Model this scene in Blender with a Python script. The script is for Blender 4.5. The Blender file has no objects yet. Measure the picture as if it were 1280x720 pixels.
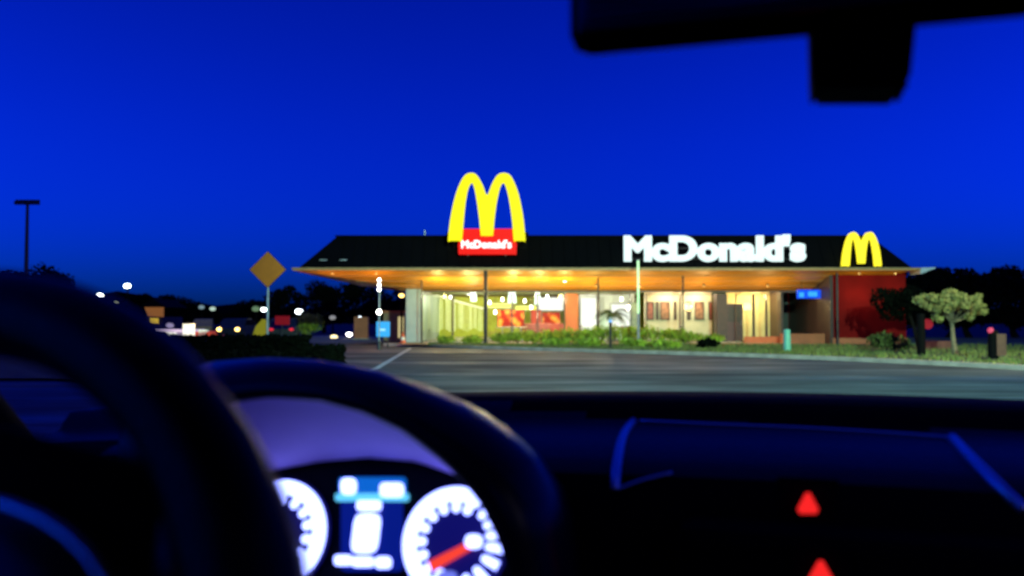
import bpy, bmesh, math, random
from mathutils import Vector, Matrix, Euler
random.seed(7)
R = math.radians
sc = bpy.context.scene
C = sc.collection

# ------------------------------------------------------------------ camera, sky, sun, exposure
H, F, PITCH, YAW = 1.3, 1100.0, R(2.08), R(17)
cd = bpy.data.cameras.new('camera'); cam = bpy.data.objects.new('camera', cd); C.objects.link(cam)
cam.location = (0, 0, H); cam.rotation_euler = (R(90) + PITCH, 0, 0)
cd.sensor_width = 36; cd.lens = F / 1280 * 36; cd.clip_start = 0.02; cd.clip_end = 3000
cd.dof.use_dof = True; cd.dof.focus_distance = 2.2; cd.dof.aperture_fstop = cd.lens / 8.0
sc.camera = cam

world = bpy.data.worlds.new('World'); sc.world = world; world.use_nodes = True
nt = world.node_tree; bg = nt.nodes['Background']
sky = nt.nodes.new('ShaderNodeTexSky'); sky.sky_type = 'NISHITA'; sky.sun_disc = False
sky.sun_elevation = R(4.0); sky.sun_rotation = R(-97); sky.ozone_density = 3.0; sky.dust_density = 1.0; sky.air_density = 1.0
hs = nt.nodes.new('ShaderNodeMix'); hs.data_type = 'RGBA'; hs.blend_type = 'MULTIPLY'; hs.inputs[0].default_value = 1
hs.inputs[7].default_value = (0.003, 0.175, 3.7, 1)          # the deep blue of late dusk
tcw = nt.nodes.new('ShaderNodeTexCoord'); sp = nt.nodes.new('ShaderNodeSeparateXYZ'); mr_ = nt.nodes.new('ShaderNodeMapRange')
mr_.inputs[1].default_value = 0.0; mr_.inputs[2].default_value = .42; mr_.inputs[3].default_value = 1.28; mr_.inputs[4].default_value = .66
vm = nt.nodes.new('ShaderNodeVectorMath'); vm.operation = 'SCALE'
nt.links.new(tcw.outputs['Generated'], sp.inputs[0]); nt.links.new(sp.outputs[2], mr_.inputs[0])
nt.links.new(sky.outputs[0], vm.inputs[0]); nt.links.new(mr_.outputs[0], vm.inputs['Scale'])
nt.links.new(vm.outputs[0], hs.inputs[6]); nt.links.new(hs.outputs[2], bg.inputs[0])
bg.inputs[1].default_value = 0.1
sd = bpy.data.lights.new('sun', 'SUN'); sd.energy = 0.04; sd.angle = R(10); sd.color = (1, .85, .7)
sun = bpy.data.objects.new('sun', sd); C.objects.link(sun); sun.rotation_euler = (R(80), 0, R(20))

sc.view_settings.view_transform = 'Standard'; sc.view_settings.look = 'None'
sc.view_settings.exposure = 0; sc.view_settings.gamma = 1; sc.view_settings.use_curve_mapping = False
sc.render.engine = 'CYCLES'
cy = sc.cycles; cy.use_denoising = True; cy.max_bounces = 6; cy.transparent_max_bounces = 12
cy.sample_clamp_indirect = 4; cy.caustics_reflective = False; cy.caustics_refractive = False

# ------------------------------------------------------------------ measuring helpers
def ray(px, py):
    u, v = (px - 640) / F, (360 - py) / F
    return Vector((u, math.cos(PITCH) - v * math.sin(PITCH), math.sin(PITCH) + v * math.cos(PITCH)))
def at(px, py, Y):
    d = ray(px, py); return d * (Y / d.y) + Vector((0, 0, H))
def X_(px, Y): return at(px, 400, Y).x
def Z_(py, Y): return at(640, py, Y).z
# the car stands turned 17 degrees to the right of the view; its centre line runs 5 cm right of the lens
CX = -0.05
def L(px, py, y=None, z=None, plane=None):
    d = ray(px, py)
    dl = Vector((d.x * math.cos(YAW) - d.y * math.sin(YAW), d.x * math.sin(YAW) + d.y * math.cos(YAW), d.z))
    if y is not None: t = y / dl.y
    elif z is not None: t = (z - H) / dl.z
    else:
        p0, n = plane; t = (p0 - Vector((CX, 0, H))).dot(n) / dl.dot(n)
    return Vector((CX + dl.x * t, dl.y * t, H + dl.z * t))

# ------------------------------------------------------------------ materials
def mat(name, col, rough=.6, metal=0, emis=None, es=1, var=.25, scale=6, bump=0, spec=.5, coat=0):
    m = bpy.data.materials.new(name); m.use_nodes = True
    t = m.node_tree; b = t.nodes['Principled BSDF']
    b.inputs['Roughness'].default_value = rough; b.inputs['Metallic'].default_value = metal
    b.inputs['Specular IOR Level'].default_value = spec; b.inputs['Coat Weight'].default_value = coat
    tc = t.nodes.new('ShaderNodeTexCoord')
    n = t.nodes.new('ShaderNodeTexNoise'); n.inputs['Scale'].default_value = scale; n.inputs['Detail'].default_value = 6
    t.links.new(tc.outputs['Object'], n.inputs['Vector'])
    r = t.nodes.new('ShaderNodeValToRGB'); e = r.color_ramp.elements
    e[0].position = .3; e[1].position = .7
    e[0].color = (*[c * (1 - var) for c in col], 1); e[1].color = (*[min(1, c * (1 + var)) for c in col], 1)
    t.links.new(n.outputs[0], r.inputs[0]); t.links.new(r.outputs[0], b.inputs['Base Color'])
    if bump:
        bp = t.nodes.new('ShaderNodeBump'); bp.inputs['Strength'].default_value = bump; bp.inputs['Distance'].default_value = .02
        n2 = t.nodes.new('ShaderNodeTexNoise'); n2.inputs['Scale'].default_value = scale * 12; n2.inputs['Detail'].default_value = 4
        t.links.new(tc.outputs['Object'], n2.inputs['Vector'])
        t.links.new(n2.outputs[0], bp.inputs['Height']); t.links.new(bp.outputs[0], b.inputs['Normal'])
    if emis:
        b.inputs['Emission Color'].default_value = (*emis, 1); b.inputs['Emission Strength'].default_value = es
    return m
def glow(name, col, es): return mat(name, [min(.8, c) * .2 for c in col], .5, spec=.1, emis=col, es=es, var=.05)
def pane_mat(name, refl=.5):
    m = bpy.data.materials.new(name); m.use_nodes = True; t = m.node_tree
    t.nodes.remove(t.nodes['Principled BSDF']); out = t.nodes['Material Output']
    tr = t.nodes.new('ShaderNodeBsdfTransparent'); tr.inputs[0].default_value = (.93, .96, .95, 1)
    g = t.nodes.new('ShaderNodeBsdfGlossy'); g.inputs['Roughness'].default_value = .03
    fr = t.nodes.new('ShaderNodeFresnel'); fr.inputs[0].default_value = 1.5
    mu = t.nodes.new('ShaderNodeMath'); mu.operation = 'MULTIPLY'; mu.inputs[1].default_value = refl
    mx = t.nodes.new('ShaderNodeMixShader')
    t.links.new(fr.outputs[0], mu.inputs[0]); t.links.new(mu.outputs[0], mx.inputs[0])
    t.links.new(tr.outputs[0], mx.inputs[1]); t.links.new(g.outputs[0], mx.inputs[2]); t.links.new(mx.outputs[0], out.inputs[0])
    return m
def clear_mat(name):
    m = bpy.data.materials.new(name); m.use_nodes = True; t = m.node_tree
    t.nodes.remove(t.nodes['Principled BSDF'])
    tr = t.nodes.new('ShaderNodeBsdfTransparent'); tr.inputs[0].default_value = (.97, .98, .98, 1)
    t.links.new(tr.outputs[0], t.nodes['Material Output'].inputs[0]); return m

M = dict(
    ground=mat('dark_earth', (.004, .004, .003), .9, bump=.4, scale=.4),
    asphalt=mat('asphalt', (.080, .088, .088), .85, spec=.18, var=.42, scale=.35, bump=.5),
    asphalt_drive=mat('drive_asphalt', (.06, .055, .05), .85, spec=.2, var=.25, scale=.5, bump=.5),
    paint=mat('worn_white_paint', (.55, .55, .52), .7, var=.4, scale=3),
    kerb=mat('kerb_concrete', (.40, .31, .24), .8, scale=2, bump=.3),
    paving=mat('paving', (.24, .2, .16), .8, scale=1.5, bump=.3),
    lawn=mat('lawn', (.085, .09, .025), .9, var=.45, scale=1.2, bump=.6),
    grass=mat('grass_blades', (.12, .14, .022), .7, var=.5, scale=2),
    roof=mat('black_roof_sheet', (.0012, .0012, .0014), .85, scale=1, spec=.1),
    fascia=mat('orange_fascia', (.62, .26, .07), .5, var=.12, scale=.6),
    edge=mat('pale_metal_edge', (.6, .58, .55), .4, var=.1),
    soffit=mat('warm_soffit_boards', (.66, .30, .015), .5, var=.15, scale=.5),
    steel_dark=mat('dark_painted_steel', (.02, .014, .012), .5),
    brown=mat('brown_mullion', (.07, .03, .018), .5),
    orange_wall=mat('orange_brown_render', (.5, .12, .04), .6, var=.15, scale=2),
    red_wall=mat('red_render', (.20, .004, .003), .8, spec=.1, var=.2, scale=1),
    greyblue=mat('grey_blue_panel', (.30, .36, .38), .5, var=.12, scale=1.5),
    greygreen=mat('grey_green_column', (.13, .2, .17), .6),
    cream=mat('cream_plaster', (.68, .58, .42), .7, var=.08, scale=2),
    cream2=mat('golden_plaster', (.72, .58, .30), .7, var=.12, scale=2),
    white=mat('white_plaster', (.75, .76, .70), .7, var=.06, scale=2),
    tile=mat('floor_tile', (.35, .31, .26), .4, var=.12, scale=3),
    curtain=mat('pale_curtain', (.66, .70, .42), .8, var=.08, scale=5),
    wood=mat('wood', (.3, .16, .07), .5, var=.3, scale=8),
    dark=mat('dark_frame', (.05, .022, .018), .5),
    door=mat('plum_door', (.10, .03, .035), .5),
    green_ceiling=mat('green_ceiling_panel', (.35, .42, .05), .6, var=.15, scale=1),
    pane=pane_mat('shop_glass', .6),
    screen=clear_mat('clear_windscreen'),
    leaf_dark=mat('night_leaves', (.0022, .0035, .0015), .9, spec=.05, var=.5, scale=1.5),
    leaf_shrub=mat('shrub_leaves', (.26, .34, .02), .7, var=.75, scale=3),
    leaf_olive=mat('olive_leaves', (.24, .22, .06), .7, var=.4, scale=3),
    leaf_palm=mat('palm_leaves', (.02, .05, .02), .6, var=.3, scale=3),
    bark=mat('bark', (.16, .12, .07), .9, var=.35, scale=9, bump=.5),
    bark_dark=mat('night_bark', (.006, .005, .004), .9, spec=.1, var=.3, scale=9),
    g_white=glow('white_sign_light', (.80, 1, .98), 1.15),
    g_text=glow('white_panel_light', (1, .97, .97), 1.6),
    g_yellow=glow('yellow_sign_light', (1, .92, .004), 1.05),
    g_yellow2=glow('pale_yellow_sign_light', (1, .86, .03), 1.35),
    g_red=glow('red_sign_light', (1, .004, .002), .9),
    g_lamp=glow('white_lamp', (1, .97, .85), 9),
    g_hang=glow('hanging_lamp_glow', (.85, 1, .85), 2.2),
    g_cool=glow('cool_lamp', (.85, .95, 1), 8),
    g_far=glow('distant_lamp', (.9, 1, .97), 8),
    g_amber=glow('amber_lamp', (1, .62, .16), 4.5),
    g_blue=glow('blue_sign_light', (.005, .09, 1), .95),
    g_cyan=glow('pale_blue_sign_light', (.05, .45, 1), .9),
    g_redlamp=glow('red_lamp', (1, .03, .06), .8),
    diamond=mat('amber_reflective_sheet', (.60, .16, .002), .4, var=.08),
    galv=mat('galvanised_steel', (.33, .34, .34), .45, metal=.6),
    teal=mat('teal_bollard_paint', (.13, .42, .3), .5, var=.15),
)

ta = M['asphalt'].node_tree; bb = ta.nodes['Principled BSDF']           # worn, polished tracks; their streaks of sheen are put into the colour too
mp = ta.nodes.new('ShaderNodeMapping'); mp.inputs['Scale'].default_value = (.09, .45, 1); tc2 = ta.nodes.new('ShaderNodeTexCoord')
nz = ta.nodes.new('ShaderNodeTexNoise'); nz.inputs['Scale'].default_value = 1.3; nz.inputs['Detail'].default_value = 7; nz.inputs['Roughness'].default_value = .65
rr2 = ta.nodes.new('ShaderNodeMapRange'); rr2.inputs[1].default_value = .38; rr2.inputs[2].default_value = .62; rr2.inputs[3].default_value = .95; rr2.inputs[4].default_value = .48
mx2 = ta.nodes.new('ShaderNodeMix'); mx2.data_type = 'RGBA'; mx2.blend_type = 'MULTIPLY'; mx2.inputs[0].default_value = 1
cr2 = ta.nodes.new('ShaderNodeValToRGB'); cr2.color_ramp.elements[0].position = .36; cr2.color_ramp.elements[1].position = .66; cr2.color_ramp.elements[0].color = (.62, .6, .62, 1); cr2.color_ramp.elements[1].color = (1.45, 1.5, 1.5, 1)
ta.links.new(tc2.outputs['Object'], mp.inputs[0]); ta.links.new(mp.outputs[0], nz.inputs[0]); ta.links.new(nz.outputs[0], rr2.inputs[0]); ta.links.new(rr2.outputs[0], bb.inputs['Roughness'])
src_ = bb.inputs['Base Color'].links[0].from_socket; ta.links.new(src_, mx2.inputs[6]); ta.links.new(nz.outputs[0], cr2.inputs[0]); ta.links.new(cr2.outputs[0], mx2.inputs[7]); ta.links.new(mx2.outputs[2], bb.inputs['Base Color'])

# ------------------------------------------------------------------ mesh helpers
def obj(name, bm, m, parent=None, smooth=False):
    me = bpy.data.meshes.new(name)
    bmesh.ops.recalc_face_normals(bm, faces=bm.faces[:])
    bm.to_mesh(me); bm.free()
    for q in (m if isinstance(m, (list, tuple)) else [m]): me.materials.append(q)
    if smooth:
        for p in me.polygons: p.use_smooth = True
    o = bpy.data.objects.new(name, me); C.objects.link(o)
    if parent: o.parent = parent
    return o
def tag(o, label, cat, group=None, kind=None):
    if kind: o['kind'] = kind
    if label: o['label'] = label
    if cat: o['category'] = cat
    if group: o['group'] = group
    return o
def thing(name, label, cat, loc=(0, 0, 0), rz=0, group=None):
    o = bpy.data.objects.new(name, None); C.objects.link(o); o.location = loc; o.rotation_euler = (0, 0, rz)
    o.empty_display_size = .2
    return tag(o, label, cat, group)
def struct(name, bm, m): o = obj(name, bm, m); o['kind'] = 'structure'; return o
def box(bm, x0, x1, y0, y1, z0, z1, bev=0):
    r = bmesh.ops.create_cube(bm, size=1, matrix=Matrix.Translation(((x0 + x1) / 2, (y0 + y1) / 2, (z0 + z1) / 2)) @ Matrix.Diagonal((x1 - x0, y1 - y0, z1 - z0, 1)))
    if bev:
        es = {e for v in r['verts'] for e in v.link_edges}
        bmesh.ops.bevel(bm, geom=list(es), offset=bev, segments=2, affect='EDGES', profile=.5)
    return bm
def B(*a, **k): return box(bmesh.new(), *a, **k)
def cyl(bm, p0, p1, r0, r1=None, n=12, caps=True):
    p0, p1 = Vector(p0), Vector(p1); r1 = r0 if r1 is None else r1
    d = (p1 - p0); q = Vector((0, 0, 1)).rotation_difference(d.normalized()).to_matrix().to_4x4()
    bmesh.ops.create_cone(bm, cap_ends=caps, segments=n, radius1=r0, radius2=r1, depth=d.length, matrix=Matrix.Translation((p0 + p1) / 2) @ q)
    return bm
def ball(bm, c, r, s=(1, 1, 1), u=14, v=10):
    bmesh.ops.create_uvsphere(bm, u_segments=u, v_segments=v, radius=r, matrix=Matrix.Translation(c) @ Matrix.Diagonal((*s, 1)))
    return bm
def tube(bm, pts, r, n=8, closed=False):
    pts = [Vector(p) for p in pts]; rings = []; N = len(pts)
    up = Vector((0, 0, 1))
    for i, p in enumerate(pts):
        a = pts[(i - 1) % N] if (closed or i > 0) else p; b = pts[(i + 1) % N] if (closed or i < N - 1) else p
        t = (b - a).normalized(); s = t.cross(up)
        if s.length < .05: s = t.cross(Vector((0, 1, 0)))
        s.normalize(); w = s.cross(t).normalized(); rr = r[i] if isinstance(r, (list, tuple)) else r
        rings.append([bm.verts.new(p + (s * math.cos(k * 2 * math.pi / n) + w * math.sin(k * 2 * math.pi / n)) * rr) for k in range(n)])
    for i in range(N if closed else N - 1):
        A, D = rings[i], rings[(i + 1) % N]
        for k in range(n): bm.faces.new((A[k], A[(k + 1) % n], D[(k + 1) % n], D[k]))
    if not closed: bm.faces.new(rings[0]); bm.faces.new(rings[-1])
    return bm
def prism(bm, pts, y0, y1, axis='y'):
    """a closed outline (x, z) given thickness from y0 to y1"""
    f = [bm.verts.new((x, y0, z)) for x, z in pts]; b = [bm.verts.new((x, y1, z)) for x, z in pts]
    n = len(pts); bm.faces.new(f); bm.faces.new(b[::-1])
    for i in range(n): bm.faces.new((f[i], f[(i + 1) % n], b[(i + 1) % n], b[i]))
    return bm
def spline(pts, k=6, closed=False):
    P = [Vector(p) for p in pts]; n = len(P); out = []
    for i in range(n if closed else n - 1):
        g = lambda j: P[j % n] if closed else P[min(max(j, 0), n - 1)]
        a, b, c, d = g(i - 1), g(i), g(i + 1), g(i + 2)
        for s in range(k):
            t = s / k
            out.append(.5 * ((2 * b) + (c - a) * t + (2 * a - 5 * b + 4 * c - d) * t * t + (3 * b - a - 3 * c + d) * t ** 3))
    if not closed: out.append(P[-1])
    return out
def sheet(pts, z):
    bm = bmesh.new(); bm.faces.new([bm.verts.new((x, y, z)) for x, y in pts]); return bm
def curve_mesh(cu):
    o = bpy.data.objects.new('tmp', cu); C.objects.link(o)
    dg = bpy.context.evaluated_depsgraph_get(); dg.update()
    me = bpy.data.meshes.new_from_object(o.evaluated_get(dg)); C.objects.unlink(o); bpy.data.objects.remove(o)
    return me
def glyph(ch, size, depth, offset):
    cu = bpy.data.curves.new('glyph', 'FONT'); cu.body = ch; cu.size = size; cu.extrude = depth / 2; cu.offset = 0; cu.bevel_depth = offset; cu.bevel_resolution = 2
    me = curve_mesh(cu); bm = bmesh.new(); bm.from_mesh(me); bpy.data.meshes.remove(me)
    bm.transform(Matrix.Rotation(R(90), 4, 'X')); return bm
def write(text, parent, m, x0, x1, y, z0, z1, depth=.1, bold=.035, gap=.02, name='letter', slab=True):
    """each letter a mesh of its own, filling x0..x1 and z0..z1"""
    gl = []; x = 0
    for ch in text:
        b = glyph(ch, 1, .1, bold); xs = [v.co.x for v in b.verts]; zs = [v.co.z for v in b.verts]
        gl.append((b, min(xs), max(xs), x)); x += max(xs) - min(xs) + gap
        zt = max(zs)
        if ch == text[0]: cap0, cap1 = min(zs), max(zs)
    W = x - gap; sx = (x1 - x0) / W; sz = (z1 - z0) / (cap1 - cap0)
    for b, a, c, off in gl:
        b.transform(Matrix.Translation((x0, y, z0)) @ Matrix.Diagonal((sx, depth / .1, sz, 1)) @ Matrix.Translation((off - a, 0, -cap0)))
        obj(name, b, m, parent)

# ------------------------------------------------------------------ ground, roads, kerb
struct('ground', sheet([(-900, -200), (900, -200), (900, 1500), (-900, 1500)], -.02), M['ground'])
KB = [(-60, 96), (-30, 68), (-9.1, 47.2), (0, 38.4), (8.6, 30.4), (13.2, 22.9), (16.5, 12), (17.5, 0), (18, -30)]
KBs = [(p.x, p.y) for p in spline([(x, y, 0) for x, y in KB], 5)]
struct('parking_lot', sheet(KBs + [(-60, -30)], 0.0), M['asphalt'])
def strip(line, w, z0, z1, m, name):
    bm = bmesh.new(); rows = []
    for i, (x, y) in enumerate(line):
        a = Vector(line[max(i - 1, 0)]); b = Vector(line[min(i + 1, len(line) - 1)]); t = (b - a).normalized(); n = Vector((-t.y, t.x))
        if n.y < 0 and n.x < 0: n = -n
        p = Vector((x, y)); q = p + n * w
        rows.append([bm.verts.new(c) for c in ((p.x, p.y, z0), (p.x, p.y, z1), (q.x, q.y, z1), (q.x, q.y, z0))])
    for a, b in zip(rows, rows[1:]):
        for k in range(3): bm.faces.new((a[k], a[k + 1], b[k + 1], b[k]))
    return struct(name, bm, m)
KR = [p for p in KBs if p[0] > -8.0]
strip(KR, .30, -.02, .13, M['kerb'], 'kerb')
# planted verge behind the kerb, and the restaurant's own paving behind that
inner = [(x + .27, y + .16) for x, y in KR]
struct('lawn', sheet(inner + [(60, -30), (60, 60), (19.6, 60), (19.6, 42.2), (-4.5, 42.2)], .10), M['lawn'])
struct('terrace_paving', sheet([(-5.6, 42.2), (19.6, 42.2), (19.6, 60.5), (-5.6, 60.5)], .13), M['paving'])
struct('drive_lane', sheet([(-7.6, 45.9), (-5.6, 44.1), (-5.6, 95), (-30, 95), (-30, 68.2)], .012), M['asphalt_drive'])
struct('drive_paving', sheet([(-16, 53.5), (-8.2, 46.6), (-6.5, 60), (-16, 74)], .03), M['paving'])
strip([(-4.75, 40.5), (-4.1, 30), (-3.55, 21), (-3.2, 14)], .16, .004, .006, M['paint'], 'lane_line')
strip([(-12.2, 45.5), (-8.2, 31)], .14, .004, .006, M['paint'], 'bay_line')
# verge with hedge on the left of the lot
struct('left_verge', sheet([(-30, 18.8), (-4.9, 18.8), (-5.8, 26), (-30, 34)], .06), M['lawn'])

# ------------------------------------------------------------------ foliage
def leaf_cloud(bm, centres, n, size, flat=1.0):
    for _ in range(n):
        c, r = random.choice(centres)
        d = Vector((random.gauss(0, 1), random.gauss(0, 1), random.gauss(0, 1))).normalized() * r * random.uniform(.35, 1.08) ** .6
        p = Vector(c) + Vector((d.x, d.y, d.z * flat))
        e = Euler((random.uniform(0, 6.3), random.uniform(0, 6.3), random.uniform(0, 6.3))).to_matrix()
        s = size * random.uniform(.6, 1.5)
        bm.faces.new([bm.verts.new(p + e @ Vector(v) * s) for v in ((-.5, 0, 0), (0, -.28, .05), (.6, 0, 0), (0, .28, -.05))])
    return bm
def tree_proto(h, w, nblob, nleaf, size, base=.35, flat=.8):
    bc, bt = bmesh.new(), bmesh.new(); cs = []
    top = []
    for i in range(nblob):
        a = random.uniform(0, 6.3); rr = w / 2 * math.sqrt(random.random()) * .72
        z = h * random.uniform(base + .12, .88); k = 1 - abs(z / h - .6) * .8
        c = Vector((rr * k * math.cos(a), rr * k * math.sin(a), z)); r = w * random.uniform(.13, .24)
        cs.append((c, r)); top.append(c)
    leaf_cloud(bc, cs, nleaf, size, flat)
    cyl(bt, (0, 0, -.1), (.05 * w, 0, h * base), w * .045, w * .03, 8)
    for c in top[:7]:
        cyl(bt, (.05 * w, 0, h * base - .05), tuple(c), w * .022, w * .006, 6)
    return bc, bt
crowns = []
for i in range(4):
    h = 8; bc, bt = tree_proto(8, 7, 24, 3600, .42, .12)
    me1 = bpy.data.meshes.new('crown'); bc.to_mesh(me1); bc.free(); me1.materials.append(M['leaf_dark'])
    me2 = bpy.data.meshes.new('trunk'); bt.to_mesh(me2); bt.free(); me2.materials.append(M['bark_dark'])
    crowns.append((me1, me2))
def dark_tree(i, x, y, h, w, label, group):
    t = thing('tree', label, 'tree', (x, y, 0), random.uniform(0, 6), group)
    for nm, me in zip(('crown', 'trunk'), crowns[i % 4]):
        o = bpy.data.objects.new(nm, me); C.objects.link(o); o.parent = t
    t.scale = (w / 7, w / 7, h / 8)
G1 = 'dark trees along the left skyline'
left_trees = [  # px centre, top py, distance, width px, label
    (12, 336, 60, 95, 'tall black tree silhouette at the left edge of the view, left of the floodlight mast'),
    (66, 333, 58, 85, 'tall black tree silhouette just right of the floodlight mast'),
    (118, 372, 75, 80, 'low dark tree under the left bright distant lamp'),
    (172, 363, 85, 78, 'dark round tree right below the upper bright distant lamp'),
    (216, 366, 95, 74, 'dark tree above the small white filling station'),
    (252, 377, 105, 60, 'small dark tree on the skyline right of the filling station roof'),
    (312, 373, 90, 70, 'dark tree on the skyline left of the amber diamond sign'),
    (358, 352, 75, 60, 'tall dark tree behind the amber diamond sign')]
for i, (px, py, Y, w, lb) in enumerate(left_trees):
    dark_tree(i, X_(px, Y), Y, Z_(py, Y), w * Y / F, lb, G1)
G2 = 'dark trees seen under the left canopy'
for i, (px, py, Y, w, lb) in enumerate([(405, 352, 88, 70, 'dark tree behind the lit green bush under the left end of the canopy'),
        (452, 350, 92, 70, 'dark tree behind the brown pillar under the left end of the canopy'),
        (500, 358, 84, 60, 'dark tree behind the blue standing sign under the canopy')]):
    dark_tree(i + 1, X_(px, Y), Y, Z_(py, Y), w * Y / F, lb, G2)
G3 = 'dark trees behind the right end of the restaurant'
for i, (px, py, Y, w, lb) in enumerate([(1152, 333, 66, 110, 'black tree directly behind the right tip of the restaurant canopy'),
        (1118, 338, 70, 90, 'black tree behind the red wall of the restaurant'), (1185, 331, 64, 100, 'black tree filling the gap just left of the small olive tree crown'), (1212, 328, 62, 110, 'broad black tree behind the small olive-green tree'),
        (1270, 327, 60, 120, 'broad black tree at the right edge of the view')]):
    dark_tree(i, X_(px, Y), Y, Z_(py, Y), w * Y / F, lb, G3)
# far low hill line with woods closing the horizon
bm = bmesh.new(); prev = None
for k in range(61):
    x = -420 + 14 * k; z = 7 + 3 * math.sin(k * .7) + 2 * math.sin(k * 1.9 + 1) + random.uniform(-.6, .6)
    a = [bm.verts.new(c) for c in ((x, 300, -1), (x, 312, z), (x, 340, z * .9), (x, 380, -1))]
    if prev:
        for j in range(3): bm.faces.new((prev[j], prev[j + 1], a[j + 1], a[j]))
    prev = a
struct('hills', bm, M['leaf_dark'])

def shrub(x, y, w, h, z0, m, label, group, n=420, size=.14, name='shrub'):
    t = thing(name, label, 'shrub', (x, y, z0), 0, group)
    bm = bmesh.new(); cs = [(Vector((random.uniform(-.3, .3) * w, random.uniform(-.2, .2) * w, h * random.uniform(.35, .6))), w * random.uniform(.2, .3)) for _ in range(7)]
    leaf_cloud(bm, cs, n, size, h / w * 1.1); 
    for v in bm.verts: v.co.z = max(v.co.z, .01)
    obj('foliage', bm, m, t)
    b2 = bmesh.new()
    for k in range(5): cyl(b2, (random.uniform(-.05, .05), 0, 0), tuple(cs[k][0]), .015, .006, 5)
    obj('stem', b2, M['bark'], t); return t

# ------------------------------------------------------------------ restaurant building
bld = thing('restaurant_building', 'low wide restaurant with black mansard roof and glowing orange canopy', 'building', (4.5, 51, 0))
def part(name, bm, m, parent=bld, smooth=False):
    base = bld if parent is bld else None
    bm.transform(Matrix.Translation((-4.5, -51, 0))); return obj(name, bm, m, parent, smooth)
YF, YB, XL, XR = 42.0, 62.0, -10.5, 19.5
ZT, ZS, ZW = Z_(334.5, YF), Z_(338, YF), 2.84      # top of fascia, foot of fascia, head of the glass wall
RT = Z_(296, 43.5)                                # roof top
WL, WR, WY, WB = -5.0, 15.6, 46.0, 59.0
# mansard roof
bm = bmesh.new()
lo = [(XL + .25, YF + .25), (XR - .25, YF + .25), (XR - .25, YB - .25), (XL + .25, YB - .25)]
xl2, xr2 = X_(420, 43.5), X_(1090, 43.5)
hi = [(xl2, 43.5), (xr2, 43.5), (xr2, YB - 1.8), (xl2, YB - 1.8)]
v0 = [bm.verts.new((x, y, ZT + .004)) for x, y in lo]; v1 = [bm.verts.new((x, y, RT)) for x, y in hi]
for k in range(4): bm.faces.new((v0[k], v0[(k + 1) % 4], v1[(k + 1) % 4], v1[k]))
bm.faces.new(v1); bm.faces.new(v0[::-1])
roof = part('roof', bm, M['roof'])
bm = bmesh.new()          # standing seams on the front slope
for k in range(46):
    x = xl2 + .4 + k * (xr2 - xl2 - .8) / 45
    tube(bm, [(x, YF + .24, ZT + .02), (x, 43.49, RT + .01)], .02, 4)
part('roof_seams', bm, M['roof'], roof)
part('parapet_cap', box(bmesh.new(), xl2 - .05, xr2 + .05, 43.38, 43.6, RT, RT + .07), M['roof'], roof)
for x, y in ((X_(530, 43.5), 43.7),): part('vent_pipe', cyl(bmesh.new(), (x, y, RT), (x, y, RT + .35), .05), M['galv'], roof)
for px in (404, 429):
    x = X_(px, 42.6); b = cyl(bmesh.new(), (x, 42.6, ZT + .1), (x, 42.6, ZT + .38), .03); box(b, x - .17, x + .17, 42.5, 42.7, ZT + .38, ZT + .42)
    part('roof_floodlight', b, M['edge'], roof)
# fascia and soffit
def ring(x0, x1, y0, y1, t, z0, z1):
    b = bmesh.new(); box(b, x0, x1, y0, y0 + t, z0, z1); box(b, x0, x1, y1 - t, y1, z0, z1)
    box(b, x0, x0 + t, y0 + t, y1 - t, z0, z1); box(b, x1 - t, x1, y0 + t, y1 - t, z0, z1); return b
part('fascia', ring(XL, XR, YF, YB, .12, ZS, ZT - .06), M['fascia'])
part('fascia_edge', ring(XL - .03, XR + .03, YF - .03, YB + .03, .16, ZT - .057, ZT + .0), mat('ochre_edge', (.45, .26, .10), .6))
# pointed corner of the canopy on the right
part('canopy_tip', prism(bmesh.new(), [(XR + .035, ZT - .3), (XR + .75, ZT - .03), (XR + .75, ZT + .02), (XR + .035, ZT)], YF, YF + 1.2), M['edge'])
bm = bmesh.new()
o_ = [(XL + .12, YF + .12), (XR - .12, YF + .12), (XR - .12, YB - .12), (XL + .12, YB - .12)]
i_ = [(WL, WY), (WR, WY), (WR, WB), (WL, WB)]
va = [bm.verts.new((x, y, ZS + .03)) for x, y in o_]; vb = [bm.verts.new((x, y, ZW)) for x, y in i_]
for k in range(4): bm.faces.new((va[k], va[(k + 1) % 4], vb[(k + 1) % 4], vb[k]))
sof = part('soffit', bm, M['soffit'])
bm = bmesh.new()          # dark joints between soffit boards
for k in range(1, 4):
    t = k / 4; y = YF + .12 + (WY - YF - .12) * t; z = ZS + .03 + (ZW - ZS - .03) * t
    box(bm, XL + 1.2 * k + .3, XR - .3 - k * .8, y - .03, y + .03, z - .03, z - .008)
part('soffit_joint', bm, M['fascia'], sof)
part('header_beam', B(WL, WR, WY - .1, WY + .1, ZW - .10, ZW - .002), M['dark'])
# floor slab, ceiling, back and side walls
part('floor_slab', B(WL, WR, WY - .3, WB, .131, .17), M['tile'])
part('ceiling', B(WL + .1, WR, WY + .12, WB - .1, ZW + .1, ZW + .16), M['green_ceiling'])
part('back_wall', B(WL, WR, WB - .1, WB + .1, .17, ZW), mat('yellow_green_wall', (.46, .46, .04), .7, var=.15))
part('side_wall', B(WL - .1, WL + .1, 48, WB - .101, .17, ZW), M['greyblue'])
# grey blue end pier on the left (508-527)
part('end_pier', B(X_(508, 46), X_(526, 46), 45.7, 46.3, .13, ZW + .08, bev=.03), M['greyblue'])
# red block on the right
part('red_wall', B(15.7, 19.25, 43.0, 52, .13, ZS + .028), M['red_wall'])
part('red_plinth', B(15.64, 19.31, 42.94, 52.06, .131, .42), M['orange_wall'])
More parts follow.
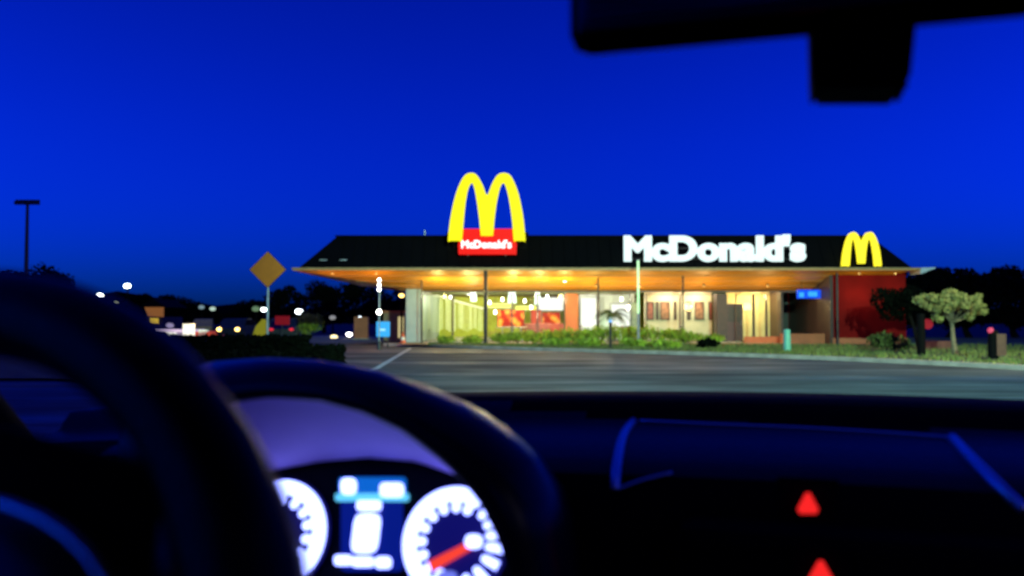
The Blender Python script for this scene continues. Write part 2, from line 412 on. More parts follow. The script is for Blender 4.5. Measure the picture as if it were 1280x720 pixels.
# orange pier 708-722
part('orange_pier', B(X_(707, 45.7), X_(722, 45.7), 45.5, 46.0, .13, ZW - .17), M['orange_wall'])
part('grey_pier', B(X_(789, 45.7), X_(797, 45.7), 45.4, 45.9, .13, 2.2), M['greygreen'])
part('brown_pier', B(X_(895, 46), X_(908, 46), 45.8, 46.6, .13, ZW - .17), M['dark'])
part('low_wall', B(X_(975, 44), 15.6, 43.8, 44.0, .13, .62), M['orange_wall'])
part('low_wall', B(X_(930, 45), X_(973, 45), 44.9, 45.05, .13, .45), M['orange_wall'])
# canopy posts, and glazing with frames
for px, Y, w in ((607, 40.9, .09), (748, 43.6, .045), (854, 43.2, .045), (1047, 43.0 - .4, .05), (527, 44.0, .04)):
    x = X_(px, Y); Y2 = max(Y, 42.2)
    z = ZS if Y2 < 42.3 else ZS + .03 + (ZW - ZS) * (Y2 - 42.12) / 3.88
    x = X_(px, Y2)
    b = cyl(bmesh.new(), (x, Y2, .13), (x, Y2, z), w, n=12); box(b, x - w * 2, x + w * 2, Y2 - w * 2, Y2 + w * 2, .131, .17)
    part('canopy_post', b, M['steel_dark'])
def window(px0, px1, Y=46.0, z0=.18, z1=None, fm='dark', rail=True):
    z1 = ZW - .165 if z1 is None else z1; x0, x1 = X_(px0, Y), X_(px1, Y); t = .05
    b = bmesh.new(); box(b, x0, x0 + t, Y - .05, Y + .05, z0, z1); box(b, x1 - t, x1, Y - .05, Y + .05, z0, z1)
    box(b, x0 + t, x1 - t, Y - .05, Y + .05, z0, z0 + t); box(b, x0 + t, x1 - t, Y - .05, Y + .05, z1 - t, z1)
    fr = part('window', b, M[fm])
    part('pane', B(x0 + t, x1 - t, Y - .006, Y + .006, z0 + t, z1 - t), M['pane'], fr)
for a, b_ in ((527, 566), (566, 606), (608, 640), (640, 672), (672, 706), (723, 747), (747, 789), (807, 850), (850, 894), (919, 942), (942, 958), (958, 974)):
    window(a + .3, b_ - .3, fm='brown' if a > 800 else 'dark')
# door 908-919, next to the brown pier
x0, x1 = X_(908.5, 46), X_(930, 46)
dr = part('door', B(x0, x1, 46.2, 46.26, .18, 2.15), M['door'])
part('door_window', B(x0 + .12, x1 - .12, 46.185, 46.198, 1.2, 2.0), M['dark'], dr)
part('door_handle', tube(bmesh.new(), [(x1 - .1, 46.14, 1.0), (x1 - .1, 46.14, 1.3)], .015), M['galv'], dr)
# inner partitions: slanting louvre screen, cream gallery wall, golden wall, dark lobby
A0, A1 = Vector((X_(528, 46.6), 46.6)), Vector((X_(606, 52.5), 52.5))
nn = Vector((-(A1 - A0).y, (A1 - A0).x)).normalized(); dd = (A1 - A0).normalized()
scr = part('louvre_rail', tube(bmesh.new(), [(A0.x, A0.y, 2.80), (A1.x, A1.y, 1.95)], .06, 8), M['white'])
for k in range(26):          # tall pale louvres, each turned a little
    p = A0.lerp(A1, (k + .5) / 26); zt = 2.74 + (1.92 - 2.74) * (k + .5) / 26; a = random.uniform(.15, .6); w = Vector((dd.x * math.cos(a) - dd.y * math.sin(a), dd.x * math.sin(a) + dd.y * math.cos(a))) * .10; th = Vector((-w.y, w.x)) * .12
    bm = bmesh.new(); q = [p - w - th, p + w - th, p + w + th, p - w + th]
    lo_ = [bm.verts.new((v.x, v.y, .72 + .1 * math.sin(k))) for v in q]; hi_ = [bm.verts.new((v.x, v.y, zt)) for v in q]
    bm.faces.new(lo_); bm.faces.new(hi_[::-1])
    for j in range(4): bm.faces.new((lo_[j], lo_[(j + 1) % 4], hi_[(j + 1) % 4], hi_[j]))
    part('louvre', bm, M['curtain'], scr)
part('gallery_wall', B(X_(806, 47.6), X_(895, 46.6), 47.6, 47.75, .17, ZW + .09), M['cream'])
part('golden_wall', B(X_(908, 48), X_(976, 48), 48.0, 48.15, .17, ZW + .09), M['cream2'])
part('inner_wall', B(X_(722, 55), X_(806, 50), 54, 54.15, .17, ZW + .09), M['white'])
part('dark_lobby_wall', B(14.05, 14.2, 46.11, 50, .17, ZW + .09), M['dark'])
part('dark_lobby_wall', B(15.55, 15.69, 43.0, 49.4, .13, ZS + .02), M['dark'])  # added dark wall hiding the lit red side, so the entrance stays dark
part('dark_lobby_wall', B(14.2, 15.54, 49.5, 49.65, .17, ZW + .09), M['steel_dark'])
part('counter', B(X_(650, 52), X_(704, 52), 51.6, 52.4, .17, 1.1, bev=.03), mat('dark_red_counter', (.22, .03, .02), .5))

# pictures on the gallery wall
GP = 'framed pictures on the cream gallery wall'
pic_m = []
for k, c in enumerate(((.35, .08, .05), (.14, .06, .035), (.3, .12, .06))):
    pic_m.append(mat('print_%d' % k, c, .5, var=.8, scale=5))
pics = [(813, 9, 0, 'first framed print from the left pier on the cream gallery wall'), (821.5, 4, 1, 'narrow dark framed strip beside the leftmost print on the gallery wall'),
        (831, 12, 2, 'large square framed print in the left half of the cream gallery wall'), (844, 4, 1, 'narrow dark framed strip just left of the middle mullion'),
        (861, 5, 1, 'narrow dark framed strip just right of the middle mullion'), (874, 12, 2, 'large square framed print in the right half of the cream gallery wall'), (888, 5, 0, 'narrow framed strip nearest the brown pier')]
for px, w, k, lb in pics:
    Y = 47.59; x = X_(px, Y); hw = w / F * Y / 2; z0, z1 = Z_(400, Y), Z_(377, Y)
    t = thing('picture_frame', lb, 'picture', (x, Y, z0), 0, GP)
    b = bmesh.new(); q = .06; h = z1 - z0
    box(b, -hw, hw, -.05, 0, 0, q); box(b, -hw, hw, -.05, 0, h - q, h); box(b, -hw, -hw + q, -.05, 0, q, h - q); box(b, hw - q, hw, -.05, 0, q, h - q)
    obj('frame', b, M['dark'], t); 
    if hw > q + .02: obj('print', B(-hw + q, hw - q, -.03, -.01, q, h - q), pic_m[k], t)

# food posters / menu boards inside
def board(name, px0, px1, py0, py1, Y, m, label, cat, fm=None, dep=.08):
    x0, x1, z0, z1 = X_(px0, Y), X_(px1, Y), Z_(py1, Y), Z_(py0, Y)
    t = thing(name, label, cat, ((x0 + x1) / 2, Y, z0)); hw = (x1 - x0) / 2; h = z1 - z0
    obj('housing', B(-hw - .04, hw + .04, .002, dep, -.04, h + .04), fm or M['dark'], t)
    obj('face', B(-hw, hw, -.02, 0, 0, h), m, t); return t
pm = mat('food_poster', (.5, .1, .03), .5, var=.3)
t_ = pm.node_tree; vo = t_.nodes.new('ShaderNodeTexVoronoi'); vo.inputs['Scale'].default_value = 2.6
rp = t_.nodes.new('ShaderNodeValToRGB'); rp.color_ramp.elements[0].color = (.9, .32, .05, 1); rp.color_ramp.elements[1].color = (.22, .01, .005, 1); rp.color_ramp.elements[1].position = .6
tc_ = t_.nodes.new('ShaderNodeTexCoord'); t_.links.new(tc_.outputs['Object'], vo.inputs[0]); t_.links.new(vo.outputs[0], rp.inputs[0])
bs = t_.nodes['Principled BSDF']; t_.links.new(rp.outputs[0], bs.inputs['Base Color']); t_.links.new(rp.outputs[0], bs.inputs['Emission Color']); bs.inputs['Emission Strength'].default_value = .22; bs.inputs['Specular IOR Level'].default_value = .1
board('food_poster', 622, 655, 388, 409, 50, pm, 'orange and red backlit food poster left of the counter', 'poster')
mr = glow('menu_board_red', (.8, .1, .05), .7)
board('menu_board', 664, 676, 388, 404, 53, mr, 'narrow red backlit menu board above the counter', 'menu board')
board('menu_board', 678, 700, 391, 406, 53, pm, 'wide orange-red backlit menu board at the right end of the counter', 'menu board')
bright = glow('lit_wall_panel', (1, .98, .9), 1.1)
board('backlit_board', 672, 704, 372, 388, 54, bright, 'bright white backlit panel above the menu boards', 'light panel')
board('backlit_board', 726, 746, 372, 412, 53.5, bright, 'tall bright white backlit panel right of the orange pier', 'light panel')
board('backlit_board', 764, 788, 380, 408, 53.2, bright, 'bright white backlit panel behind the indoor palm', 'light panel')
for px, lb in ((628, 'small white table under the food poster on its left side'), (640, 'small white table under the middle of the food poster'), (651, 'small white table under the food poster on its right side'), (735, 'small white table just right of the orange pier'), (770, 'small white table behind the indoor palm')):
    x = X_(px, 48.5); t = thing('cafe_table', lb, 'table', (x, 48.5, .17), 0, 'small white tables inside the glass front')
    obj('tabletop', cyl(bmesh.new(), (0, 0, .72), (0, 0, .75), .32, n=24), M['white'], t)
    obj('leg', cyl(bmesh.new(), (0, 0, .03), (0, 0, .72), .035), M['galv'], t); obj('base', cyl(bmesh.new(), (0, 0, 0), (0, 0, .03), .22, n=20), M['galv'], t)
    for s, sl in ((-1, 'left of'), (1, 'right of')):
        c = thing('cafe_chair', 'dark chair ' + sl + ' the ' + lb.replace('small white ', ''), 'chair', (x + s * .55, 48.5, .17), -s * R(90), 'dark chairs at the small tables')
        obj('seat', B(-.2, .2, -.2, .2, .43, .46, bev=.01), M['wood'], c); obj('backrest', B(-.2, .2, -.21, -.18, .5, .85, bev=.01), M['wood'], c)
        for a in (-.17, .17):
            for q in (-.17, .17): obj('leg', cyl(bmesh.new(), (a, q, 0), (a, q, .43), .015, n=6), M['steel_dark'], c)

# lit cove strips under the ceiling
for px0, px1, py, Y, lb in ((606, 640, 383, 53, 'yellow lit cove strip left of the biggest hanging lamp'), (644, 704, 386, 54.5, 'long yellow lit cove strip above the counter')):
    x0, x1 = X_(px0, Y), X_(px1, Y); z = Z_(py, Y); t = thing('cove_light', lb, 'strip light', ((x0 + x1) / 2, Y, z))
    obj('housing', B((x0 - x1) / 2, (x1 - x0) / 2, .003, .1, -.1, .2), M['white'], t); obj('tube', B((x0 - x1) / 2 + .03, (x1 - x0) / 2 - .03, -.06, 0, -.05, .16, bev=.02), glow('yellow_strip_light', (1, .95, .15), 1.6), t)
# indoor palm
def palm(px, Y, h, label):
    t = thing('potted_palm', label, 'palm', (X_(px, Y), Y, .17))
    obj('pot', cyl(bmesh.new(), (0, 0, 0), (0, 0, .45), .2, .27, 16), M['greygreen'], t)
    b = bmesh.new(); cyl(b, (0, 0, .45), (.03, 0, h * .6), .05, .03, 8); obj('trunk', b, M['bark'], t)
    b = bmesh.new()
    for k in range(22):
        a = k * 2.4; ln = random.uniform(.7, 1.05); e = random.uniform(.1, 1.0); pts = []
        for s in range(7):
            u = s / 6; pts.append(Vector((.03 + math.cos(a) * ln * u, math.sin(a) * ln * u, h * .6 + e * u * .9 - .75 * u * u * ln)))
        for s in range(6):
            p, q = pts[s], pts[s + 1]; d = (q - p).normalized(); w = d.cross(Vector((0, 0, 1))).normalized()
            for sg in (-1, 1):
                for z in range(3):
                    o1 = p.lerp(q, z / 3); tip = o1 + w * sg * .26 * (1 - abs(s / 6 - .4)) + d * .14 - Vector((0, 0, .08))
                    b.faces.new([b.verts.new(o1), b.verts.new(o1 + d * .05), b.verts.new(tip)])
    obj('fronds', b, M['leaf_palm'], t)
palm(764, 44.9, 2.4, 'dark indoor-size potted palm standing against the bright white windows')

# lights of the building: pendants under the soffit, hanging lamps and ceiling panels inside
def point(parent, loc, e, col, r=.12, name='bulb_light'):
    ld = bpy.data.lights.new(name, 'POINT'); ld.energy = e * 2.6; ld.color = col; ld.shadow_soft_size = r
    o = bpy.data.objects.new(name, ld); C.objects.link(o); o.location = loc; o.parent = parent; return o
def pendant(px, py, Y, drop, label, group, e, col, r=.10, long=.16, m='g_lamp'):
    z = Z_(py, Y); t = thing('pendant_lamp', label, 'lamp', (X_(px, Y), Y, z), 0, group)
    obj('cord', cyl(bmesh.new(), (0, 0, long), (0, 0, long + drop), .012, n=6), M['steel_dark'], t)
    obj('shade', cyl(bmesh.new(), (0, 0, -long), (0, 0, long), r, r * .7, 14), M[m], t)
    if e: point(t, (0, -.5 - r, -long - .6), e * .5, col)
    return t
GP = 'white pendant lamps under the canopy soffit'
WARM, YEL = (1, .62, .22), (1, .8, .25)
for px, py, lb, e, c in ((548, 349, 'white pendant lamp above the louvre screen, leftmost of the row', 70, YEL), (585, 349, 'white pendant lamp just left of the tall dark post', 70, YEL), (642, 346, 'white pendant lamp under the right foot of the tall arch sign', 70, YEL),
                     (674, 349, 'white pendant lamp between the tall arch sign and the orange pier', 70, YEL), (706, 350, 'white pendant lamp just above the orange pier', 60, YEL)):
    pendant(px, py, 44.2, .12, lb, GP, e, c, .07, .1)
GH = 'tall white hanging lamps behind the glass front'
for px, py, lb in ((592, 366, 'tall white hanging lamp above the end of the louvre screen'), (640, 368, 'biggest white hanging lamp, above the food poster'), (672, 370, 'slim white hanging lamp above the red menu board')):
    pendant(px, py, 46.9, .2, lb, GH, 60, (1, .95, .6), .24 if px == 640 else .17, .46, 'g_hang')
# small hanging bulbs scattered inside
for k, (px, py, Y, lb) in enumerate(((563, 372, 52, 'small hanging bulb over the louvre screen'), (612, 378, 50, 'small hanging bulb just right of the tall dark post'), (619, 390, 49, 'small hanging bulb left of the food poster, the lowest one'), (628, 374, 51, 'small hanging bulb above the food poster'), (656, 376, 50, 'small hanging bulb right of the biggest hanging lamp'), (664, 384, 49.5, 'small hanging bulb above the narrow red menu board'),
                             (684, 371, 51, 'small hanging bulb left of the orange pier'), (697, 378, 50, 'small hanging bulb nearest the orange pier'), (777, 374, 49, 'small hanging bulb right of the palm'), (786, 384, 49, 'small hanging bulb beside the slim bright pole'))):
    pendant(px, py, Y, max(.1, ZW + .09 - Z_(py, Y) - .1), lb, 'small hanging bulbs inside the restaurant', 0, None, .075, .10, 'g_lamp')
# recessed lamps in the soffit further right (small lit slots)
GS = 'recessed soffit lamps'
for px, lb, e, col in ((800, 'recessed soffit lamp behind the bright slim pole', 60, WARM), (880, 'recessed soffit lamp above the gallery windows', 60, WARM), (960, 'recessed soffit lamp above the golden wall', 40, WARM), (1075, 'recessed soffit lamp above the red wall', 7, WARM), (1120, 'recessed soffit lamp near the right tip of the canopy', 5, WARM),
                       (470, 'recessed soffit lamp above the lamp post on the left', 32, (1, .5, .2)), (415, 'recessed soffit lamp near the left tip of the canopy', 18, (1, .45, .18)), (745, 'recessed soffit lamp above the palm', 60, YEL)):
    Y = 44.2 if 500 < px < 1000 else 42.6; x = X_(px, Y); z = (3.0 if Y > 44 else ZS - .12)
    t = thing('soffit_lamp', lb, 'lamp', (x, Y, z), 0, GS)
    obj('lamp_body', cyl(bmesh.new(), (0, 0, 0), (0, 0, .12 if Y > 44 else .13), .05, n=12), M['steel_dark'], t)
    obj('lens', cyl(bmesh.new(), (0, 0, -.02), (0, 0, -.001), .045, n=12), M['g_amber'], t)
    point(t, (0, -.3, -1.0), e * .85, col, .2)
# interior ceiling panels with lamps
GC = 'ceiling light panels inside the restaurant'
for k, (px, Y, e, col, lb) in enumerate(((545, 48.5, 60, (1, .95, .7), 'ceiling light panel over the near end of the louvre screen'), (590, 56, 130, (1, .95, .7), 'ceiling light panel over the far end of the louvre screen'), (640, 49, 170, (1, .9, .6), 'ceiling light panel over the food poster'), (690, 50.5, 190, (1, .92, .7), 'ceiling light panel over the counter'),
                                     (755, 50.5, 120, (1, .95, .8), 'ceiling light panel behind the palm'), (835, 46.85, 38, (1, .76, .48), 'ceiling light panel over the left half of the gallery wall'), (872, 46.85, 38, (1, .76, .48), 'ceiling light panel over the right half of the gallery wall'), (945, 47, 75, (1, .72, .3), 'ceiling light panel in front of the golden wall'))):
    x = X_(px, Y); t = thing('ceiling_light', lb, 'ceiling light', (x, Y, ZW + .098), 0, GC)
    obj('frame', B(-.33, .33, -.18, .18, -.03, 0), M['white'], t); obj('diffuser', B(-.29, .29, -.14, .14, -.045, -.031), M['g_lamp'], t)
    point(t, (0, 0, -.35), e, col, .2)

# ------------------------------------------------------------------ signs on the roof
arch_px = [(125, 572), (140, 430), (165, 300), (200, 185), (245, 100), (295, 78), (335, 95), (375, 160), (413, 245), (452, 160), (492, 95), (540, 78), (588, 100), (632, 190), (662, 300), (684, 430), (697, 572), (690, 577), (680, 577), (635, 577), (622, 577), (615, 570),
           (602, 420), (582, 280), (558, 180), (534, 143), (508, 180), (483, 290), (466, 420), (456, 525), (448, 538), (378, 538), (368, 525), (355, 400), (338, 280), (318, 180), (297, 143), (268, 190), (248, 300), (236, 420), (222, 570), (214, 577), (200, 577), (150, 577), (134, 577)]
def arch(parent, m, x0, x1, z0, z1, y, dep, name='arches'):
    pts = []
    for X, Y in arch_px: pts.append((x0 + (X - 125) / 572 * (x1 - x0), 0, z1 - (Y - 78) / 499 * (z1 - z0)))
    cu = bpy.data.curves.new('a', 'CURVE'); cu.dimensions = '2D'; cu.fill_mode = 'BOTH'; cu.extrude = dep / 2; cu.bevel_depth = .02
    s = cu.splines.new('POLY'); P = spline(pts, 4, True); s.points.add(len(P) - 1)
    for q, p in zip(s.points, P): q.co = (p.x, p.z, 0, 1)
    s.use_cyclic_u = True
    me = curve_mesh(cu); b = bmesh.new(); b.from_mesh(me); b.transform(Matrix.Translation((0, y, 0)) @ Matrix.Rotation(R(90), 4, 'X'))
    return obj(name, b, m, parent)
YS = 42.1
t = thing('arch_sign', 'tall yellow double-arch sign over a red name panel on the roof', 'sign', (X_(608, YS), YS, ZT))
ox, oz = X_(608, YS), ZT
arch(t, M['g_yellow'], X_(560.8, YS) - ox, X_(656.2, YS) - ox, Z_(301, YS) - oz, Z_(218, YS) - oz, -.22, .25)
rx0, rx1 = X_(573, YS) - ox, X_(645.5, YS) - ox
obj('name_panel', prism(bmesh.new(), [(rx0, Z_(318, YS) - oz), (rx1, Z_(318, YS) - oz), (rx1 + .02, Z_(306, YS) - oz), (X_(641.5, YS) - ox, Z_(286, YS) - oz), (X_(577, YS) - ox, Z_(286, YS) - oz), (rx0 - .02, Z_(306, YS) - oz)], -.06, .2), M['g_red'], t)
write("McDonald's", t, M['g_text'], X_(576.5, YS) - ox, X_(639.5, YS) - ox, -.085, Z_(310.5, YS) - oz, Z_(300.5, YS) - oz, .03, .045, .03)
obj('sign_box', B(X_(556, YS) - ox, X_(661, YS) - ox, .9, 1.1, .05, Z_(288, YS) - oz), M['roof'], t)
b = bmesh.new()
b.free()
for s in (-1, 1):
    obj('bracket', tube(bmesh.new(), [(s * .9, .15, .6), (s * .9, .9, .6)], .04, 6), M['steel_dark'], t)
    obj('bracket', tube(bmesh.new(), [(s * 1.6, -.1, 1.25), (s * 1.6, .95, 1.0)], .03, 6), M['steel_dark'], t)

t = thing('name_sign', 'long white illuminated restaurant name in bold letters on the black roof', 'sign', (X_(893, YS), YS, ZT)); ox = X_(893, YS)
write("McDonald's", t, M['g_white'], X_(780, YS) - ox, X_(1008, YS) - ox, -.02, Z_(327, YS) - oz, Z_(294.5, YS) - oz, .16, .052, .0)
b = bmesh.new()
for zz in (.42, .95): tube(b, [(X_(784, YS) - ox, .12, zz), (X_(1003, YS) - ox, .12, zz)], .03, 6)
for k in range(8): x = X_(788 + k * 30, YS) - ox; tube(b, [(x, .12, .42), (x, .75, .42)], .02, 5); tube(b, [(x, .12, .95), (x, 1.1, .95)], .02, 5)
obj('mounting_rail', b, M['steel_dark'], t)
t = thing('small_arch_sign', 'small pale yellow double-arch sign at the right end of the roof', 'sign', (X_(1077, YS), YS, ZT)); ox = X_(1077, YS)
arch(t, M['g_yellow2'], X_(1053, YS) - ox, X_(1101, YS) - ox, Z_(332, YS) - oz, Z_(291, YS) - oz, -.05, .2)
for s in (-.5, .5): obj('bracket', tube(bmesh.new(), [(s, 0, .8), (s, .95, .8)], .03, 6), M['steel_dark'], t)
# blue lit sign over the entrance lobby
Y = 44.3; x0, x1, z0, z1 = X_(997, Y), X_(1029, Y), Z_(373, Y), Z_(362, Y)
t = thing('entrance_sign', 'small blue illuminated sign hanging over the dark entrance', 'sign', ((x0 + x1) / 2, Y, z0)); hw = (x1 - x0) / 2
obj('housing', B(-hw, hw, 0, .12, 0, z1 - z0, bev=.02), M['g_blue'], t)
b = B(-hw * .15, hw * .55, -.02, -.003, .1, .34); box(b, -hw * .85, -hw * .5, -.02, -.003, .06, .3); obj('marking', b, M['g_cyan'], t)
b = bmesh.new()
for s in (-.4, .4): cyl(b, (s, .06, z1 - z0), (s, .06, z1 - z0 + .38), .015, n=6)
obj('hanger', b, M['steel_dark'], t)

# ------------------------------------------------------------------ planting in front of the glass
GB = 'bright green shrubs along the glass front'
def kerb_y(x): 
    for a, c in zip(KBs, KBs[1:]):
        if a[0] <= x <= c[0]: return a[1] + (c[1] - a[1]) * (x - a[0]) / (c[0] - a[0])
    return 20
desc = ['below the louvre screen, leftmost', 'left of the tall dark post', 'just right of the tall dark post', 'below the food poster', 'below the red menu board', 'left of the orange pier', 'at the foot of the orange pier', 'right of the orange pier', 'left of the slim dark post', 'at the foot of the slim bright pole', 'below the left gallery window', 'below the middle gallery mullion', 'below the right gallery window', 'in front of the brown pier']
for k, (px, h, w) in enumerate(((560, .45, 1.0), (590, .5, 1.1), (625, .6, 1.2), (648, .7, 1.3), (668, .75, 1.4), (690, .85, 1.4), (712, .9, 1.5), (735, .9, 1.4), (757, 1.15, 1.5), (786, 1.1, 1.5), (812, 1.0, 1.5), (838, .85, 1.5), (862, .75, 1.4), (888, .65, 1.4))):
    Y = 43.2 + random.uniform(-.4, .3)
    shrub(X_(px, Y), Y, w, h, .13, M['leaf_shrub'], 'bright green leafy shrub ' + desc[k], GB, 520)
GB2 = 'low green shrubs nearer the kerb'
for k, (px, Y, h, w, lb) in enumerate(((700, 39.5, .45, 1.5, 'low green shrub nearer the kerb, left of the slim dark post'), (735, 38.5, .5, 1.5, 'low green shrub nearer the kerb, just left of the slim dark post'), (790, 38, .5, 1.6, 'low green shrub nearer the kerb, under the bright slim pole'), (835, 37, .45, 1.5, 'low green shrub nearer the kerb, under the gallery windows'))):
    shrub(X_(px, Y), Y, w, h, .10, M['leaf_shrub'], lb, GB2, 480)
shrub(X_(885, 36), 36, 1.2, .5, .10, M['leaf_dark'], 'dark low bush on the lawn in front of the brown pier', None, 420)
shrub(X_(1108, 33), 33, 1.5, .85, .10, mat('dark_olive_leaves', (.07, .08, .02), .8, spec=.1, var=.5), 'round olive-green bush on the lawn in front of the red wall', None, 900, .12)
# grass tufts
bm = bmesh.new()
for _ in range(16000):
    x = random.uniform(-4, 24); ky = kerb_y(x) if x < 17.5 else 0
    y = random.uniform(max(ky + .35, 18), 42.1)
    a = random.uniform(0, 6.3); h = random.uniform(.06, .16); d = Vector((math.cos(a), math.sin(a), 0)) * .03
    p = Vector((x, y, .1)); bm.faces.new([bm.verts.new(p - d), bm.verts.new(p + d), bm.verts.new(p + Vector((random.uniform(-.05, .05), random.uniform(-.05, .05), h)))])
g = obj('grass', bm, M['grass']); tag(g, 'short green grass on the lawn behind the kerb', 'grass', kind='stuff')

# small lit tree on the right
t = thing('small_tree', 'small olive-green umbrella-shaped tree on the lawn at the right', 'tree', (X_(1190, 29.8), 29.8, .10))
cr = []
for k in range(46):
    a = k * 2.4; rr = 1.12 * math.sqrt((k + .5) / 46); cr.append((Vector((rr * .98 * math.cos(a), rr * .9 * math.sin(a), random.uniform(1.6, 2.12) - .12 * rr)), random.uniform(.1, .2)))
cr += [(Vector((random.uniform(-.45, .45), random.uniform(-.4, .4), random.uniform(1.75, 2.15))), .3) for _ in range(5)]
cr += [(Vector((-.6, -.2, 1.3)), .2), (Vector((.5, -.2, 1.32)), .17), (Vector((-.35, .2, 1.25)), .17)]
obj('crown', leaf_cloud(bmesh.new(), cr, 7500, .08, .8), M['leaf_olive'], t)
b = bmesh.new(); tube(b, [(.09, 0, -.05), (.03, 0, .5), (0, 0, 1.0), (-.02, 0, 1.2)], [.11, .075, .06, .055], 10)
for c, r in cr[::4]: tube(b, [(-.02, 0, 1.1), tuple(Vector((-.02, 0, 1.25)).lerp(c, .5) + Vector((0, 0, -.08))), tuple(c)], [.04, .022, .008], 6)
obj('trunk', b, M['bark'], t)
# dark tree in front of the red wall
t = thing('dark_shrub_tree', 'black bushy tree silhouette in front of the red wall', 'tree', (X_(1122, 38), 38, .1))
cs = [(Vector((random.uniform(-.9, 1.3), random.uniform(-.5, .5), random.uniform(1.5, 2.3))), random.uniform(.3, .5)) for _ in range(12)]
obj('crown', leaf_cloud(bmesh.new(), cs, 2600, .16), M['leaf_dark'], t)
b = bmesh.new(); tube(b, [(.9, 0, 0), (.7, 0, .9), (.4, 0, 1.8)], [.1, .08, .05], 8); obj('trunk', b, M['bark_dark'], t)

# ------------------------------------------------------------------ posts, bollards, lamps near the building
def post_thing(name, px, Y, py_top, r, m, label, cat, z0=.1):
    z = Z_(py_top, Y) - z0; t = thing(name, label, cat, (X_(px, Y), Y, z0))
    obj('shaft', cyl(bmesh.new(), (0, 0, .04), (0, 0, z), r, r * .9, 14), m, t)
    obj('base_plate', B(-r * 1.7, r * 1.7, -r * 1.7, r * 1.7, 0, .04), M['steel_dark'], t)
    return t, z
t, z = post_thing('garden_lamp_post', 763, 36.5, 400, .06, M['steel_dark'], 'short dark post with a small bluish lamp head among the shrubs', 'lamp post')
obj('lamp_head', cyl(bmesh.new(), (0, 0, z), (0, 0, z + .12), .085, .05, 14), M['greyblue'], t)
obj('bulb', cyl(bmesh.new(), (0, 0, z - .1), (0, 0, z - .002), .075, .075, 14), glow('blue_bulb', (.25, .5, 1), 1.1), t)
t, z = post_thing('bollard', 983.5, 33.5, 413, .14, M['teal'], 'pale teal-green bollard on the kerb before the dark entrance', 'bollard')
obj('cap', ball(bmesh.new(), (0, 0, z), .126, (1, 1, .4)), M['teal'], t, True)
# slim pole for a bright streak, its brightness put in as glow
Yp = 40.5; t = thing('glowing_pole', 'slim tall glowing green-white pole below the first letters of the name sign', 'light pole', (X_(798, Yp), Yp, .1)); zt = Z_(326, Yp) - .1
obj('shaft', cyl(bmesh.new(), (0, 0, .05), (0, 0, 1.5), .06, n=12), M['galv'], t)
obj('glow_tube', cyl(bmesh.new(), (0, 0, 1.5), (0, 0, zt), .05, n=12), glow('green_white_tube', (.55, 1, .5), 1.5), t)
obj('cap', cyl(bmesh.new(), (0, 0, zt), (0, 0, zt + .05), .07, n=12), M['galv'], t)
# dark signs on posts, right
for px, Y, pt, lb, r in ((1151, 29.5, 392, 'thick dark post with a small round red sign, left of the small tree', .14), (1241, 26.5, 413, 'dark stubby post with a pink-red lamp at the right', .16)):
    t, z = post_thing('marker_post', px, Y, pt, r, M['roof'], lb, 'post')
    if px == 1151: obj('sign_disc', cyl(bmesh.new(), (.22, -.04, z - .35), (.22, .0, z - .35), .17, n=20), glow('red_disc', (.5, .01, .03), .35), t)
    else:
        obj('lamp_head', ball(bmesh.new(), (-.1, -.05, z), .09), glow('pink_lamp', (.9, .1, .2), .7), t, True)
        obj('notice_plate', B(.0, .28, -.2, -.165, z - .75, z - .1), M['brown'], t)
bm = B(.6, 1.9, 0, .25, 0, .34); t = obj('low_garden_wall', bm, mat('dull_red_brick', (.16, .045, .03), .8)); t.location = (X_(1151, 36) - .5, 36, .1); tag(t, 'low reddish garden wall on the lawn behind the small tree', 'wall')

# lamp post with stacked lights and blue standing sign, on the left by the drive
Yl = 38.6; t = thing('lamp_post', 'slim post with a stack of small white lights beside the blue standing sign', 'lamp post', (X_(474, Yl), Yl, 0)); zt = Z_(347, Yl)
obj('shaft', cyl(bmesh.new(), (0, 0, .35), (0, 0, zt), .03, n=10), M['galv'], t); obj('base', cyl(bmesh.new(), (0, 0, 0), (0, 0, .38), .11, .08, 14), M['steel_dark'], t)
for py in (350, 356.5, 362, 390): obj('globe_lamp', ball(bmesh.new(), (0, -.06, Z_(py, Yl)), .075 if py < 380 else .11), M['g_lamp'], t, True)
Ys = 41; x = X_(479, Ys); t = thing('standing_sign', 'small light blue illuminated standing sign by the drive lane', 'sign', (x, Ys, 0)); z0, z1 = Z_(421, Ys), Z_(402, Ys)
obj('panel', B(-.31, .31, -.06, .06, z0, z1, bev=.03), M['g_cyan'], t); obj('marking', B(-.14, .12, -.08, -.063, z0 + .28, z0 + .38), glow('cyan_mark', (.4, .8, 1), 1), t)
for s in (-.22, .22): obj('leg', cyl(bmesh.new(), (s, 0, 0), (s, 0, z0 + .02), .03, n=8), M['steel_dark'], t)

def globe(px, py, Y, r, m, label, group, cat='street lamp', name='street_lamp', arm=True):
    z = Z_(py, Y); t = thing(name, label, cat, (X_(px, Y), Y, 0), 0, group)
    obj('pole', cyl(bmesh.new(), (0, 0, 0), (0, 0, z), .05 + Y * .0004, .035 + Y * .0004, 8), M['bark_dark'], t)
    obj('lamp_head', ball(bmesh.new(), (0, -.1, z), r, (1.25, 1, .85)), m, t, True); return t
GL = 'distant lit street lamps on the left'
globe(125, 370, 72, .24, M['g_far'], 'brightest distant white street lamp, far left', GL)
globe(159, 357.5, 80, .25, M['g_far'], 'highest distant white street lamp on the left skyline', GL)
dim = glow('dim_lamp', (.7, .75, .5), .5)
globe(145, 379, 78, .17, dim, 'faint distant street lamp between the two brightest ones', GL)
globe(213, 407, 70, .25, glow('lilac_lamp', (.35, .3, .5), .7), 'dim lilac lamp globe above the filling station', GL)
